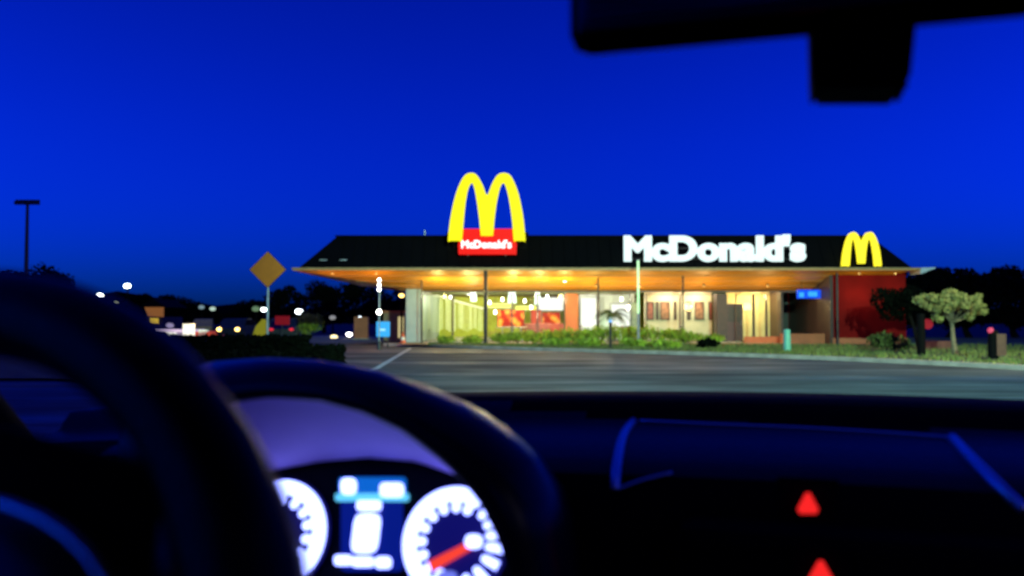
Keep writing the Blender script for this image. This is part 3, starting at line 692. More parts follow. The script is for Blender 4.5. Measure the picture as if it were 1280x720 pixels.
globe(266, 386, 95, .26, glow('pale_green_lamp', (.6, .8, .65), .8), 'pale greenish street lamp on the skyline', GL)
globe(252, 384, 96, .26, glow('teal_dim_lamp', (.3, .45, .5), .6), 'dim teal street lamp next to the pale greenish one', GL)
globe(330, 387, 80, .2, M['g_far'], 'white street lamp just left of the diamond sign post', GL)
globe(320, 386, 84, .3, glow('green_dim_lamp', (.3, .5, .25), .4), 'dim green street lamp left of the diamond sign post', GL)
globe(374, 389.5, 66, .22, M['g_cool'], 'white lamp above the lit green bush', GL)
globe(416, 397, 74, .22, glow('grey_dim_lamp', (.5, .5, .5), .5), 'dim grey lamp under the left end of the canopy', GL)
globe(450, 398, 70, .18, M['g_cool'], 'small white lamp above the brown pillar', GL)
globe(437, 418, 60, .16, M['g_lamp'], 'low white lamp left of the brown pillar', GL)
globe(502, 369.5, 52, .13, M['g_amber'], 'yellow lamp just left of the grey-blue end pier', GL)
globe(382, 421.5, 62, .16, M['g_amber'], 'low yellow light below the lit green bush', GL); globe(418, 421.5, 62, .2, glow('warm_low', (1, .8, .4), 2.5), 'bright low yellow light left of the drive', GL)
shrub(X_(384, 64), 64, 2.4, 2.1, 0, M['leaf_shrub'], 'lit green bush under the left end of the canopy', None, 900, .2, 'lit_bush')
t = thing('pillar', 'brown square pillar between the white lamp and the blue sign', 'pillar', (X_(452, 58), 58, 0)); obj('shaft', B(-.45, .45, -.3, .3, .1, 1.5, bev=.02), M['orange_wall'], t); obj('plinth', B(-.55, .55, -.4, .4, 0, .1), M['kerb'], t)
t = thing('order_booth', 'brownish drive-through booth behind the blue sign', 'booth', (X_(497, 55), 55, 0)); obj('wall', B(-.8, .5, -.5, .5, .0, 1.75), M['wood'], t); obj('roof', B(-.95, .6, -.65, .65, 1.75, 1.87), M['orange_wall'], t); obj('lit_window', B(.1, .45, -.53, -.505, .2, 1.5), glow('booth_window', (.9, .75, .35), .7), t)
b = bmesh.new(); cyl(b, (0, 0, .04), (0, 0, .7), .16, .03, 14); t = thing('traffic_cone', 'orange and white traffic cone at the foot of the end pier', 'traffic cone', (X_(504, 44), 44, .0)); obj('cone', b, mat('cone_orange', (.7, .12, .03), .5), t); obj('base', B(-.2, .2, -.2, .2, 0, .04), M['steel_dark'], t); obj('stripe', cyl(bmesh.new(), (0, 0, .3), (0, 0, .45), .114, .082, 14), M['white'], t)

# ------------------------------------------------------------------ left distance: house, filling station, cars, mast
Yh = 82; x0, x1 = X_(181, Yh), X_(203, Yh)
t = thing('distant_house', 'small distant house with an orange lit gable', 'house', ((x0 + x1) / 2, Yh, 0)); hw = (x1 - x0) / 2
z3 = Z_(384, Yh); z2 = Z_(396, Yh)
obj('wall', B(-hw, hw, 0, 5, 0, z2), M['dark'], t)
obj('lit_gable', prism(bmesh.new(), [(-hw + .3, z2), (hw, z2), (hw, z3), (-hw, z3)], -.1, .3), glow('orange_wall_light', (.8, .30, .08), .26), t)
obj('window', B(-.35, .45, -.06, -.003, Z_(405, Yh), Z_(398, Yh)), glow('yellow_window', (.9, .6, .05), .7), t)
obj('roof', prism(bmesh.new(), [(-hw - .4, z3 + .003), (hw + .4, z3 + .003), (0, z3 + .8)], -.2, 5.2), M['roof'], t)
Yg = 66; x0, x1 = X_(206, Yg), X_(266, Yg); t = thing('filling_station', 'small brightly lit white filling station far left', 'filling station', (x0, Yg, 0)); w = x1 - x0
zc = Z_(414, Yg)
wl = glow('lilac_white_light', (.75, .62, .95), .7); ww = glow('station_white', (1, 1, .85), 1.1)
obj('canopy', B(-.6, w * .55, -.4, 3, zc - .1, zc + .12), wl, t)
obj('lit_column', B(.15, .75, -.2, .4, 0, zc - .103), ww, t); obj('lit_column', B(w * .44, w * .44 + .85, -.6, -.45, .15, zc + .55), ww, t)
obj('lit_column', B(w * .44 + 1.0, w * .44 + 1.6, -.2, .3, .1, zc + .1), glow('pale_green_col', (.6, .85, .75), .8), t)
obj('shop_wall', B(-.3, w, 3.1, 5, 0, zc - .2), M['white'], t); obj('shop_band', B(w * .66, w, -.2, 2.5, zc - .35, zc - .02), glow('dull_red_band', (.6, .08, .05), .5), t)
obj('forecourt', B(-.2, w + .4, -1.5, 3.0, 0, .03), M['kerb'], t)
point(t, (w * .7, -.8, 1.1), 60, (1, .6, .2)); point(t, (w * .3, -.8, 1.1), 30, (1, .7, .4))
def car_far(px, Y, label, body, head=None, tail=None, rz=0, win=None):
    t = thing('parked_car', label, 'car', (X_(px, Y), Y, 0), rz)
    prof = [(-2.0, .3), (2.0, .3), (2.05, .75), (1.25, .88), (.7, 1.38), (-.9, 1.4), (-1.6, .9), (-2.05, .8)]
    b = bmesh.new(); prism(b, prof, -.85, .85); b.transform(Matrix.Rotation(R(-90), 4, 'Z')); bmesh.ops.bevel(b, geom=b.edges[:], offset=.07, segments=2, affect='EDGES')
    obj('body', b, body, t)
    b = bmesh.new(); prism(b, [(1.12, .93), (.66, 1.33), (-.86, 1.35), (-1.4, .93)], -.86, .86); b.transform(Matrix.Rotation(R(-90), 4, 'Z')); obj('window', b, M['roof'], t)
    for a in (-.8, .8):
        for q in (-1.25, 1.25):
            obj('wheel', cyl(bmesh.new(), (a - .1, q, .32), (a + .1, q, .32), .32, n=18), M['steel_dark'], t)
    if head:
        for s in (-1, 1): obj('headlight', ball(bmesh.new(), (s * .62, -2.02, .66), .15, (1.1, .5, .9)), head, t, True)
    if tail:
        for s in (-1, 1): obj('tail_light', ball(bmesh.new(), (s * .62, -2.04, .7), .13, (1.2, .4, .7)), tail, t, True)
    return t
cardark = mat('dark_car_paint', (.02, .022, .03), .3, coat=.5); cargold = mat('amber_car_paint', (.45, .3, .14), .35)
car_far(255, 84, 'pale tan car standing under the filling station lights', cargold, rz=R(15))
car_far(297, 62, 'dark car facing the viewer with two round yellow headlights', cardark, glow('headlight', (1, .62, .16), 6))
car_far(355, 58, 'dark car left of the canopy in front of the red lit sign', cardark, tail=M['g_redlamp'], rz=R(10))
t = thing('red_sign', 'small red lit roadside sign right of the diamond sign post', 'sign', (X_(353, 54), 54, 0)); obj('panel', B(-.45, .45, -.05, .05, 1.0, 1.55, bev=.03), glow('red_panel', (.8, .02, .04), .16), t); obj('leg', cyl(bmesh.new(), (0, 0, 0), (0, 0, 1.0), .04), M['steel_dark'], t)
t = thing('yellow_sign', 'small yellow-green lit panel at the foot of the diamond sign', 'sign', (X_(326, 50), 50, 0)); obj('panel', prism(bmesh.new(), [(-.45, .35), (.35, .35), (.4, 1.3), (.1, 1.35), (-.3, .9)], -.05, .05), glow('yellow_green_panel', (.55, .5, .03), .32), t); obj('leg', cyl(bmesh.new(), (0, 0, 0), (0, 0, .35), .04), M['steel_dark'], t)
# floodlight mast
Ym = 70; t = thing('floodlight_mast', 'tall unlit floodlight mast with a crossbar head at the far left', 'mast', (X_(31.5, Ym), Ym, 0)); zt = Z_(252, Ym)
obj('mast', cyl(bmesh.new(), (0, 0, 0), (0, 0, zt), .22, .11, 12), M['steel_dark'], t)
obj('crossbar', B(-.95, .95, -.09, .09, zt, zt + .14), M['steel_dark'], t)
for x in (-.75, -.25, .25, .75): obj('floodlight', B(x - .2, x + .2, -.25, .1, zt - .25, zt - .002 if x else zt), M['steel_dark'], t)
# diamond sign
Yd = 21.2; t = thing('diamond_road_sign', 'amber diamond-shaped road sign on a thin grey post', 'road sign', (X_(334, Yd), Yd, 0)); zc = Z_(337, Yd); r = 22.5 / F * Yd
obj('sign_plate', prism(bmesh.new(), [(-r, zc), (0, zc - r), (r, zc), (0, zc + r)], -.012, .0), M['diamond'], t)
obj('border', prism(bmesh.new(), [(-r - .015, zc), (0, zc - r - .015), (r + .015, zc), (0, zc + r + .015)], .001, .012), M['steel_dark'], t)
obj('post', cyl(bmesh.new(), (0, .045, 0), (0, .045, zc + r * .5), .03, n=12), M['galv'], t)
# dark hedge along the left verge
GHd = 'dark clipped hedge blocks on the left verge'
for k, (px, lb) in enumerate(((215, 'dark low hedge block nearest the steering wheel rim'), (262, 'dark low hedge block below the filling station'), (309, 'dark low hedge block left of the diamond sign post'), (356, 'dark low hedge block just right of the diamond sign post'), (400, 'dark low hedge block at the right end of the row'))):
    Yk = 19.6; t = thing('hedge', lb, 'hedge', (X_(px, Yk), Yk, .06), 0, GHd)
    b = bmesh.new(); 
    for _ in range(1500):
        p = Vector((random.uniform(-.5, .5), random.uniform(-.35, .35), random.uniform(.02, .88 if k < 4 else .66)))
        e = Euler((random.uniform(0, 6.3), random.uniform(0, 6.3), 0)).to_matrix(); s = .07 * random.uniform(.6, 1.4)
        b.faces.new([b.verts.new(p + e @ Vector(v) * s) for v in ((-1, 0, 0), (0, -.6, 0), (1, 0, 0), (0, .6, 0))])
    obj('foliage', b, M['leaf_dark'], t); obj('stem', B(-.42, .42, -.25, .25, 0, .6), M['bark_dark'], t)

# ------------------------------------------------------------------ parking lot lamps that light the asphalt (beyond the frame)
def lot_lamp(x, y, h, e, aim, label, col=(.48, 1, .72), ang=95):
    t = thing('lot_lamp', label, 'street lamp', (x, y, 0), 0, 'tall lamps that light the parking lot')
    obj('pole', cyl(bmesh.new(), (0, 0, 0), (0, 0, h), .09, .06, 12), M['galv'], t)
    d = (Vector(aim) - Vector((x, y, 0))).normalized()
    obj('arm', tube(bmesh.new(), [(0, 0, h - .05), (d.x * .5, d.y * .5, h + .1), (d.x * 1.0, d.y * 1.0, h + .12)], .035), M['galv'], t)
    hb = B(-.16, .16, -.3, .3, 0, .1, bev=.03); hb.transform(Matrix.Translation((d.x * 1.2, d.y * 1.2, h + .05)) @ Matrix.Rotation(math.atan2(d.y, d.x) - R(90), 4, 'Z')); obj('lamp_head', hb, M['galv'], t)
    lb_ = B(-.12, .12, -.24, .24, -.02, -.001); lb_.transform(Matrix.Translation((d.x * 1.2, d.y * 1.2, h + .05)) @ Matrix.Rotation(math.atan2(d.y, d.x) - R(90), 4, 'Z')); obj('lens', lb_, M['g_cool'], t)
    ld = bpy.data.lights.new('lamp_beam', 'SPOT'); ld.energy = e; ld.color = col; ld.spot_size = R(ang); ld.spot_blend = .8; ld.shadow_soft_size = .2
    o = bpy.data.objects.new('lamp_beam', ld); C.objects.link(o); o.parent = t; o.location = (d.x * 1.2, d.y * 1.2, h)
    v = Vector((aim[0], aim[1], 0)) - Vector((x + d.x * 1.2, y + d.y * 1.2, h)); o.rotation_euler = v.to_track_quat('-Z', 'Y').to_euler()
lot_lamp(20.5, 19.5, 7.5, 8000, (12.5, 28, 0), 'tall parking lot lamp on the verge to the right', (1, .95, .55))
lot_lamp(7.5, -9, 9.5, 125000, (6, 30, 0), 'tall parking lot lamp behind the car', ang=54)

# ------------------------------------------------------------------ the car around the camera
car = bpy.data.objects.new('car', None); C.objects.link(car)
car.rotation_euler = (0, 0, -YAW); car.location = (-CX * math.cos(YAW), CX * math.sin(YAW), 0)
tag(car, 'dark car interior in the foreground with steering wheel, dashboard and lit gauges', 'car')
M.update(
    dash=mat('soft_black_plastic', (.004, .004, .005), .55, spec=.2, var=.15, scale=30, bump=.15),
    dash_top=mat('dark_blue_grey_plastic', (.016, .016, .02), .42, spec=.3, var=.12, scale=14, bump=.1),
    black=mat('matt_black_plastic', (.0015, .0015, .0018), .8, var=.1, spec=.06),
    leather=mat('wheel_leather', (.001, .001, .001), .30, spec=.10, var=.2, scale=40, bump=.25),
    gloss=mat('glossy_black_trim', (.01, .01, .012), .18),
    trim=mat('satin_metal_trim', (.85, .85, .88), .35, metal=.9, var=.05),
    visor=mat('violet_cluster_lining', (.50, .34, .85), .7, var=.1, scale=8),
    paintwork=mat('dark_blue_paintwork', (.015, .02, .035), .3, coat=.8, var=.05),
    fabric=mat('seat_fabric', (.02, .02, .022), .9, bump=.3, scale=20),
    dialglow=glow('dial_light', (.27, .33, 1.0), 4.8),
    dialface=mat('dial_face', (.006, .006, .02), .4, emis=(.004, .004, .12), es=1),
    display=glow('display_background', (.002, .01, .22), 1.0),
    display2=glow('display_header', (.004, .13, .62), 1.0),
    display3=glow('display_bar', (.12, .6, 1.0), 1.2),
    needle=glow('needle_red', (1, .06, .035), 1.0),
    hazard=glow('hazard_red', (1, .02, .02), 1.0),
    mirror=mat('mirror_glass', (.12, .12, .13), .03, metal=1, var=0),
    tyre=mat('tyre_rubber', (.02, .02, .02), .8),
    headlens=mat('headlight_lens', (.7, .7, .7), .1, emis=(.9, 1, .95), es=4),
)
def cpart(name, bm, m, parent=None, smooth=False, label=None):
    o = obj(name, bm, m, parent or car, smooth)
    if label: o['label'] = label
    return o
def resample(pts, n):
    P = [Vector(p) for p in pts]; d = [0]
    for a, b in zip(P, P[1:]): d.append(d[-1] + (b - a).length)
    out = []
    for k in range(n):
        s = d[-1] * k / (n - 1); j = 0
        while j < len(P) - 2 and d[j + 1] < s: j += 1
        t = (s - d[j]) / max(1e-9, d[j + 1] - d[j]); out.append(P[j].lerp(P[j + 1], t))
    return out
def loft(bm, rows, closed=False):
    vs = [[bm.verts.new(p) for p in r] for r in rows]
    for a, b in zip(vs, vs[1:]):
        for k in range(len(a) - 1): bm.faces.new((a[k], a[k + 1], b[k + 1], b[k]))
    return vs
# --- dashboard
zr = L(900, 500, .93).z; zt0 = L(900, 531, .90).z; zt1 = L(1000, 592, .74).z
prof = [(1.30, zr - .06), (1.10, zr - .004), (.98, zr), (.932, zr - .002), (.918, zr - .012), (.912, zt0 + .003), (.90, zt0), (.82, (zt0 + zt1) / 2 + .004), (.76, zt1 + .004), (.738, zt1 - .006), (.725, zt1 - .03), (.715, zt1 - .12), (.70, zt1 - .30), (.72, zt1 - .5), (1.30, zt1 - .5)]
def dash_pt(x, y, z):
    k = max(0, (y - .6)) / .4
    return Vector((x, y - .20 * x * x * k - .02 * abs(x) ** 3, z - .03 * x * x))
bm = bmesh.new(); N = 41
rows = [[dash_pt(-.82 + 1.64 * k / (N - 1), y, z) for k in range(N)] for y, z in prof]
vs = loft(bm, rows + [rows[0]])
bmesh.ops.remove_doubles(bm, verts=bm.verts[:], dist=1e-5)
dash = cpart('dashboard', bm, [M['black'], M['dash_top'], M['dash']], None, True)
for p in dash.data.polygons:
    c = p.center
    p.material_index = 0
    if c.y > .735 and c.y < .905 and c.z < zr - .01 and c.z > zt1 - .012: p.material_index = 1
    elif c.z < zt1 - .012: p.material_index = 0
# trim strips on the centre tray
def dsurf(px, py):
    best = None
    for s in range(120):
        y = .93 - .24 * s / 119; p = L(px, py, y)
        # height of the profile here
        xx = p.x; yy = y + .20 * xx * xx * max(0, y - .6) / .4 + .02 * abs(xx) ** 3
        zs = None
        for (ya, za), (yb, zb) in zip(prof[5:11], prof[6:12]):
            if min(ya, yb) <= yy <= max(ya, yb): zs = za + (zb - za) * (yy - ya) / (yb - ya) - .03 * xx * xx
        if zs is None: continue
        e = abs(p.z - zs)
        if best is None or e < best[0]: best = (e, p)
    return best[1] + Vector((0, 0, .002))
def strip3(pts, r, name='trim_strip', m='trim'):
    cpart(name, tube(bmesh.new(), spline([dsurf(*p) for p in pts], 5), r, 8), M[m], dash, True)
strip3([(792, 529), (779, 548), (771, 585), (769, 616)], .0042)
strip3([(769, 616), (800, 604), (840, 594)], .0013)
strip3([(1190, 550), (1215, 577), (1245, 607), (1282, 642)], .0045)
strip3([(800, 528), (900, 533), (1000, 537), (1100, 543), (1185, 549)], .0012)
# raised cover inside the strips
# --- centre stack with the red warning triangles
cs_y = .69
p0 = L(1010, 600, cs_y)
bm = bmesh.new(); box(bm, -.13, .14, cs_y, .75, zt1 - .34, zt1 - .035, bev=.012)
stack = cpart('centre_console', bm, M['black'])
def tri(px, py, w, h, y, name):
    a = L(px - w / 2, py + h / 2, y); b_ = L(px + w / 2, py + h / 2, y); c = L(px, py - h / 2, y); d = (a + b_ + c) / 3
    P = []
    for q, r_ in ((a, b_), (b_, c), (c, a)):
        P += [q.lerp(r_, .16), q.lerp(r_, .84)]
    bm = bmesh.new(); f = bmesh.new()
    prism(bm, [(p.x, p.z) for p in P], y - .002, y + .004)
    return bm
for px, py, w, h, lb in ((1010, 627, 31, 29, 'upper red lit warning triangle'), (1026, 713, 35, 31, 'lower red lit warning triangle')):
    y = cs_y - .008; c = L(px, py, y)
    bt = cpart('hazard_button', B(c.x - .022, c.x + .022, y + .0045, cs_y - .0005, c.z - .016, c.z + .016, bev=.002), M['black'], stack)
    b = obj('hazard_symbol', tri(px, py, w, h, y, ''), M['hazard'], stack); b['label'] = lb
# --- instrument cluster
rk = R(20); nrm = Vector((0, -math.cos(rk), math.sin(rk))); e1 = Vector((1, 0, 0)); e2 = Vector((0, math.sin(rk), math.cos(rk)))
P0 = L(460, 655, .655)
def Q(px, py): 
    p = L(px, py, plane=(P0, nrm)); return ((p - P0).dot(e1), (p - P0).dot(e2))
def pl(u, v, n=0): return P0 + e1 * u + e2 * v + nrm * n
def slab(bm, uv, n0, n1):
    a = [bm.verts.new(pl(u, v, n0)) for u, v in uv]; b = [bm.verts.new(pl(u, v, n1)) for u, v in uv]; n = len(uv)
    bm.faces.new(a); bm.faces.new(b[::-1])
    for i in range(n): bm.faces.new((a[i], a[(i + 1) % n], b[(i + 1) % n], b[i]))
    return bm
u0, v0_ = Q(250, 640); clu = cpart('instrument_cluster', slab(bmesh.new(), [Q(225, 760), Q(250, 620), Q(310, 585), Q(380, 568), Q(470, 566), Q(560, 580), Q(625, 612), Q(660, 680), Q(670, 760)], -.02, -.004), M['dash'])
def rrect(px0, px1, py0, py1, skew=0, r=.35):
    a, b_ = Q(px0 - skew, py1), Q(px1 - skew, py1); c, d = Q(px1 + skew, py0), Q(px0 + skew, py0)
    P = [Vector((*q, 0)) for q in (a, b_, c, d)]; out = []
    for i in range(4):
        p, q0, q1 = P[i], P[i - 1], P[(i + 1) % 4]; m_ = min((q0 - p).length, (q1 - p).length) * r
        s, e = p + (q0 - p).normalized() * m_, p + (q1 - p).normalized() * m_
        for t in (0, .5, 1): 
            w = s.lerp(p, t).lerp(p.lerp(e, t), t); out.append((w.x, w.y))
    return out
def dial(cx, cy, edge_px, teeth, solid, segs, name_label):
    u, v = Q(cx, cy); ue, _ = Q(edge_px, cy); rad = abs(ue - u)
    pt = lambda a, r: (u + rad * r * math.cos(R(a)), v + rad * r * math.sin(R(a)))
    g = cpart('gauge', slab(bmesh.new(), [pt(a, 1.04) for a in range(0, 360, 8)], -.0035, .0), M['dialface'], clu, label=name_label)
    bm = bmesh.new(); a0, a1 = solid; k = 48
    for i in range(k):
        aa, ab = a0 + (a1 - a0) * i / k, a0 + (a1 - a0) * (i + 1) / k
        slab(bm, [pt(aa, .73), pt(aa, 1.0), pt(ab, 1.0), pt(ab, .73)], .0006, .0016)
    bmesh.ops.remove_doubles(bm, verts=bm.verts[:], dist=1e-6)
    for a in teeth:
        slab(bm, [pt(a - 5.5, .74), pt(a + 5.5, .74), pt(a + 8.5, .60), pt(a + 4, .53), pt(a - 4, .53), pt(a - 8.5, .60)], .0007, .0015)
    for a in segs:
        slab(bm, [pt(a - 6, .72), pt(a - 5, .98), pt(a + 5, .98), pt(a + 6, .72), pt(a + 4, .64), pt(a - 4, .64)], .0006, .0016)
    obj('gauge_scale', bm, M['dialglow'], car).parent = clu
    return u, v, rad, g
u, v, rad, g1 = dial(567, 677, 504, [70, 92, 115, 138, 161, 184, 207, 230, 253], (58, 262), [45, 28, 12, -4, -22, -42, -62], 'right lit gauge with the red needle')
a, b_ = Q(540, 709), Q(596, 679)
A, Bv = Vector((*a, 0)), Vector((*b_, 0)); d = (Bv - A).normalized(); n_ = Vector((-d.y, d.x, 0)) * .0040
obj('needle', slab(bmesh.new(), [tuple((A - n_)[:2]), tuple((Bv - n_ * .75)[:2]), tuple((Bv + n_ * .75)[:2]), tuple((A + n_)[:2])], .003, .005), M['needle'], car).parent = clu
obj('gauge_hub', slab(bmesh.new(), rrect(548, 572, 714, 730, 0, .45), .0008, .002), mat('hub_glow', (.2, .25, .6), .4, emis=(.15, .2, .8), es=1), car).parent = clu
obj('number_light', slab(bmesh.new(), rrect(584, 606, 669, 687, 0, .48), .0052, .006), M['dialglow'], car).parent = clu
dial(347, 668, 408, [90, 66, 42, 19, -4, -27, -50], (128, -100), [], 'left lit gauge half hidden by the steering wheel rim')
dsp = cpart('display', slab(bmesh.new(), rrect(426, 502, 596, 714, 0, .08), -.003, .0), M['display'], clu)
def lit(p, m, a=.001, b=.002): obj('display_symbol' if m == 'dialglow' else 'display_bar', slab(bmesh.new(), p, a, b), M[m], car).parent = clu
lit(rrect(424, 508, 597, 624, 0, .15), 'display2', .0004, .0010)
lit(rrect(420, 512, 617, 627, 0, .3), 'display3', .0011, .0016)
for q in (rrect(427, 447, 598, 619), rrect(476, 506, 604, 622), rrect(447, 478, 626, 639)): lit(q, 'dialglow', .0018, .0024)
lit(rrect(442, 475, 642, 692, 3, .3), 'dialglow')
for q in (rrect(419, 441, 694, 707), rrect(441, 468, 696, 709), rrect(470, 490, 696, 711)): lit(q, 'dialglow')
# hood over the cluster, lofted through measured outlines at their own depths
NB = 40
cA = resample([L(x, y, .668) for x, y in ((262, 690), (275, 640), (300, 606), (340, 588), (400, 577), (460, 572), (520, 577), (570, 594), (612, 625), (635, 665), (645, 740))], NB)
cB = resample([L(x, y, .59) for x, y in ((205, 700), (215, 600), (240, 530), (285, 504), (340, 497), (400, 502), (455, 517), (505, 541), (555, 579), (598, 625), (625, 680), (640, 750))], NB)
cB2 = resample([L(x, y, .575) for x, y in ((196, 700), (206, 600), (230, 522), (280, 494), (340, 486), (405, 492), (462, 506), (515, 530), (566, 566), (612, 610), (645, 670), (662, 750))], NB)
cC = resample([L(x, y, .62) for x, y in ((160, 700), (175, 580), (210, 490), (270, 459), (335, 451), (410, 455), (480, 470), (545, 497), (612, 532), (668, 578), (700, 640), (715, 750))], NB)
cC2 = resample([L(x, y, .71) for x, y in ((130, 700), (150, 560), (200, 470), (262, 452), (330, 447), (400, 450), (465, 461), (530, 480), (600, 510), (668, 560), (712, 620), (730, 750))], NB)
cD = resample([L(x, y, .84) for x, y in ((110, 700), (130, 560), (190, 478), (262, 460), (330, 456), (400, 458), (465, 470), (530, 488), (600, 520), (660, 565), (700, 640), (720, 750))], NB)
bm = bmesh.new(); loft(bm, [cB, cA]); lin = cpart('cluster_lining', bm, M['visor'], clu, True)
bm = bmesh.new(); loft(bm, [cB, cB2, cC, cC2, cD]); sub = cpart('cluster_hood', bm, mat('hood_plastic', (.005, .005, .008), .3, spec=.22, var=.1, scale=12), None, True)
# --- steering wheel
rw = .237; WC = Vector((-.354 + CX, .281, H - .1625))
MW = Matrix.Translation(WC) @ Matrix.Rotation(R(90) - rw, 4, 'X')
def rim(t, q, R0=.170, r0=.0205):
    rr = r0 * (1 + .12 * math.exp(-((math.degrees(t) - 25) / 14) ** 2) + .12 * math.exp(-((math.degrees(t) - 155) / 14) ** 2))
    return Vector(((R0 + rr * math.cos(q)) * math.cos(t), (R0 + rr * math.cos(q)) * math.sin(t), rr * math.sin(q)))
bm = bmesh.new(); NT, NQ = 128, 20
g = [[bm.verts.new(MW @ rim(2 * math.pi * i / NT, 2 * math.pi * j / NQ)) for j in range(NQ)] for i in range(NT)]
for i in range(NT):
    for j in range(NQ): bm.faces.new((g[i][j], g[(i + 1) % NT][j], g[(i + 1) % NT][(j + 1) % NQ], g[i][(j + 1) % NQ]))
sw = bpy.data.objects.new('steering_wheel', None); C.objects.link(sw); sw.parent = car
obj('rim', bm, M['leather'], sw, True)
def plate(uv, z0, z1, m, name, bev=.004):
    bm = bmesh.new(); a = [bm.verts.new((u, v, z0)) for u, v in uv]; b = [bm.verts.new((u, v, z1)) for u, v in uv]; n = len(uv)
    bm.faces.new(a); bm.faces.new(b[::-1])
    for i in range(n): bm.faces.new((a[i], a[(i + 1) % n], b[(i + 1) % n], b[i]))
    if bev: bmesh.ops.bevel(bm, geom=bm.edges[:], offset=bev, segments=3, affect='EDGES')
    bm.transform(MW); return obj(name, bm, m, sw, True)
plate([(-.118, .103), (.0, .121), (.118, .103), (.155, .045), (.158, .0), (.118, -.012), (.10, -.05), (-.10, -.05), (-.118, -.012), (-.158, .0), (-.155, .045)], -.022, -.006, M['black'], 'spoke_plate')
plate([(-.02, -.04), (.02, -.04), (.028, -.158), (-.028, -.158)], -.018, -.004, M['black'], 'lower_spoke')
hub = []
for k in range(40):
    t = 2 * math.pi * k / 40; c_, s_ = math.cos(t), math.sin(t)
    hub.append((math.copysign(abs(c_) ** .75, c_) * .122, math.copysign(abs(s_) ** .75, s_) * .086))
bm = bmesh.new(); rows = []
for f_, z in ((1.0, -.01), (1.0, .006), (.96, .017), (.86, .024), (.6, .030), (.3, .033), (.02, .034)):
    rows.append([MW @ Vector((x * f_, y * f_ + .004, z)) for x, y in hub + hub[:1]])
loft(bm, rows); bmesh.ops.remove_doubles(bm, verts=bm.verts[:], dist=1e-5); obj('hub', bm, mat('hub_plastic', (.012, .011, .012), .3, spec=.8, coat=.5, var=.15, scale=40, bump=.1), sw, True)
bm = bmesh.new(); tube(bm, [MW @ Vector((x * .985, y * .985 + .004, .0125)) for x, y in hub], .0024, 8, True); obj('hub_trim', bm, M['trim'], sw, True)
for s in (-1, 1):
    plate([(s * .112, .048), (s * .128, .05), (s * .132, .078), (s * .112, .088)][::s], -.0055, .0, M['dash_top'], 'button_pad', .003)
bm = bmesh.new(); cyl(bm, (0, 0, -.28), (0, 0, -.02), .055, .045, 24); bm.transform(MW); obj('column_cover', bm, M['black'], sw, True)
bm = bmesh.new(); tube(bm, [(.04, .01, -.06), (.11, .03, -.06), (.185, .045, -.05)], [.011, .010, .013], 10); bm.transform(MW); cpart('stalk', bm, M['black'], None, True)
# --- interior mirror
ym = .50; pa = L(707, 62, ym); pb = L(1010, 41, ym)
bm = bmesh.new(); w0 = pa.x; zb = (pa.z); w1 = w0 + .255; zt = zb + .085
box(bm, w0, w1, ym, ym + .028, zb, zt, bev=.012)
mir = cpart('rear_view_mirror', bm, M['black'], None, True)
cpart('bezel', (lambda b: box(b, w0 + .008, w1 - .008, ym - .004, ym - .0005, zb + .008, zt - .008, bev=.0015))(bmesh.new()), M['gloss'], mir)
bm = bmesh.new(); gz0, gz1 = zb + .014, zt - .014          # the glass leans down towards the driver
g4 = [bm.verts.new(p) for p in ((w0 + .015, ym - .006, gz0), (w1 - .015, ym - .006, gz0), (w1 - .015, ym - .018, gz1), (w0 + .015, ym - .018, gz1))]
bm.faces.new(g4); g5 = [bm.verts.new(v.co + Vector((0, .0015, 0))) for v in g4]; bm.faces.new(g5[::-1])
for k in range(4): bm.faces.new((g4[k], g4[(k + 1) % 4], g5[(k + 1) % 4], g5[k]))
cpart('mirror_glass', bm, M['mirror'], mir)
ys = .60; q = [L(x, y, ys) for x, y in ((1013, 133), (1119, 133), (1125, 125), (1138, 5), (1146, -60), (1003, -60), (1008, 5), (1011, 125))]
bm = prism(bmesh.new(), [(p.x, p.z) for p in q], ys - .05, ys); bmesh.ops.bevel(bm, geom=bm.edges[:], offset=.004, segments=2, affect='EDGES')
cpart('sensor_housing', bm, M['black'], mir)
mc = (q[0] + q[1]) / 2
cpart('mirror_arm', tube(bmesh.new(), [(w0 + .16, ym + .02, zb + .055), (mc.x, ys + .01, zb + .075)], .012, 10), M['black'], mir)
# --- windscreen, pillars, roof, body
gl0 = [(-.82, .76), (-.45, 1.0), (0, 1.10), (.45, 1.0), (.82, .76)]; gl1 = [(-.63, .24), (-.3, .34), (0, .37), (.3, .34), (.63, .24)]
ZR = H + .175
zb0 = zr - .004
P0_, P1_ = resample([(x, y, zb0) for x, y in gl0], 17), resample([(x, y, ZR) for x, y in gl1], 17)
bm = bmesh.new(); loft(bm, [P0_, [a.lerp(b, .5) + Vector((0, .03, .03)) for a, b in zip(P0_, P1_)], P1_]); cpart('windscreen', bm, M['screen'], None, True)
for s in (-1, 1):
    cpart('pillar', tube(bmesh.new(), spline([(s * .84, .78, zb0 - .09), (s * .76, .50, (zb0 + ZR) / 2 + .01), (s * .66, .27, ZR)], 6), .028, 12), M['black'], None, True)
    cpart('pillar', tube(bmesh.new(), [(s * .78, -.35, zb0 - .1), (s * .62, -.40, ZR)], [.06, .05], 10), M['black'], None, True)
    cpart('pillar', tube(bmesh.new(), [(s * .76, -1.75, zb0 - .1), (s * .58, -1.25, ZR - .01)], [.09, .07], 10), M['black'], None, True)
bm = bmesh.new()
rr_ = [[(x * (1 - .03 * abs(k - 3)), y - (.08 * (x / .6) ** 2 if k == 0 else 0), ZR + .02 + .03 * (1 - (x / .62) ** 2) + .02 * math.sin(k / 6 * math.pi)) for x in [-.62 + .124 * j for j in range(11)]] for k, y in enumerate((.37, .1, -.2, -.5, -.8, -1.1, -1.35))]
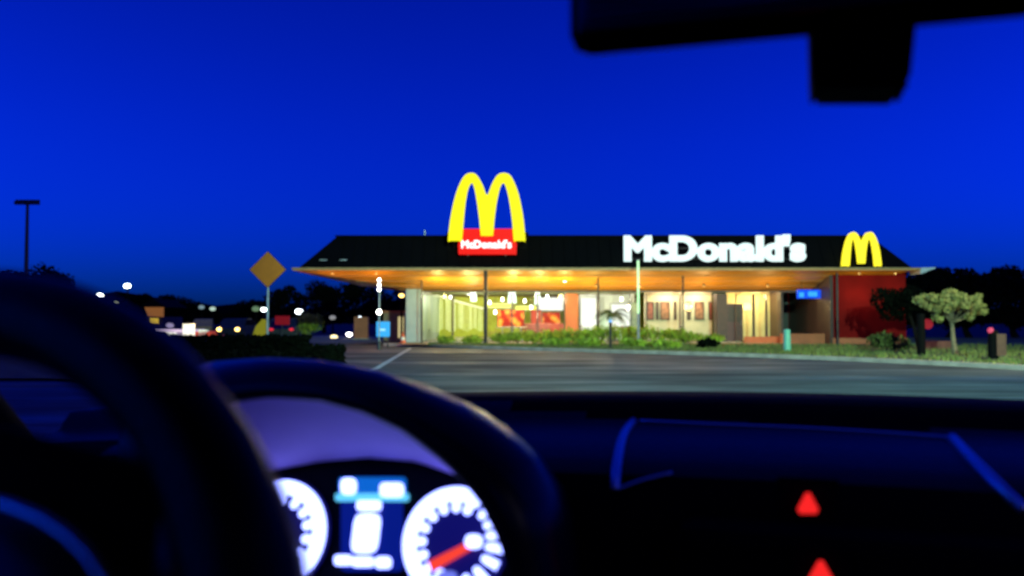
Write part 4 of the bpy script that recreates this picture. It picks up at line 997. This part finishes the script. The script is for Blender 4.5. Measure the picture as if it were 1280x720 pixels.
loft(bm, rr_); bmesh.ops.solidify(bm, geom=bm.faces[:], thickness=.03); rf_ = cpart('roof', bm, M['paintwork'], None, True)
bm = bmesh.new(); loft(bm, [[(x * .98, y, z - .036) for x, y, z in row] for row in rr_]); bmesh.ops.solidify(bm, geom=bm.faces[:], thickness=.004); cpart('headliner', bm, M['fabric'], rf_, True)
# lower body: bonnet, flanks, floor, tail
def sec(y, hw, zt_, zs, zf=.24): return [(-hw * .96, y, zf), (-hw, y, zf + .15), (-hw, y, zs - .06), (-hw * .95, y, zs), (-hw * .6, y, zt_), (0, y, zt_ + .015), (hw * .6, y, zt_), (hw * .95, y, zs), (hw, y, zs - .06), (hw, y, zf + .15), (hw * .96, y, zf)]
bm = bmesh.new(); ft = zr - .05
S = [sec(y, w, a, b) for y, w, a, b in ((1.12, .86, ft - .03, ft - .08), (1.4, .87, ft - .07, ft - .12), (1.8, .87, ft - .14, ft - .19), (2.05, .84, ft - .22, ft - .28), (2.2, .76, ft - .36, ft - .40), (2.24, .7, .5, .48))]
vs = loft(bm, S); bm.faces.new(vs[-1]); cpart('bonnet', bm, M['paintwork'], None, True)
for s in (-1, 1):
    cpart('door', B(min(s * .80, s * .87), max(s * .80, s * .87), -.38, 1.11, .26, zb0 - .10, bev=.02), M['paintwork'], None)
    cpart('door', B(min(s * .80, s * .87), max(s * .80, s * .87), -1.3, -.40, .26, zb0 - .10, bev=.02), M['paintwork'], None)
    cpart('rear_wing', B(min(s * .74, s * .86), max(s * .74, s * .86), -2.15, -1.32, .30, zb0 - .10, bev=.03), M['paintwork'], None)
    cpart('headlight', ball(bmesh.new(), (s * .68, 2.12, .66), .11, (1.2, .7, .75)), M['headlens'], None, True)
    for y in (1.45, -1.45):
        w = cpart('wheel', cyl(bmesh.new(), (s * .73, y, .33), (s * .90, y, .33), .33, n=32), M['tyre']); cpart('wheel_rim', cyl(bmesh.new(), (s * .89, y, .33), (s * .905, y, .33), .22, n=24), M['trim'], w)
cpart('floor', B(-.80, .80, -2.0, 1.11, .22, .27), M['dash']); cpart('tailgate', B(-.76, .76, -2.2, -2.1, .32, zb0 - .1, bev=.03), M['paintwork'])
cpart('parcel_shelf', B(-.735, .735, -2.09, -1.35, zb0 - .14, zb0 - .11), M['black'])
for x in (-.38, .38):
    st = cpart('seat', B(x - .25, x + .25, -.62, -.12, .42, .56, bev=.04), M['fabric'])
    b = B(x - .24, x + .24, -.1, .0, 0, .58, bev=.04); b.transform(Matrix.Translation((0, -.60, .50)) @ Matrix.Rotation(R(14), 4, 'X')); cpart('backrest', b, M['fabric'], st)
    b = B(x - .13, x + .13, -.05, .03, 0, .17, bev=.03); b.transform(Matrix.Translation((0, -.77, 1.10)) @ Matrix.Rotation(R(8), 4, 'X')); cpart('headrest', b, M['fabric'], st)
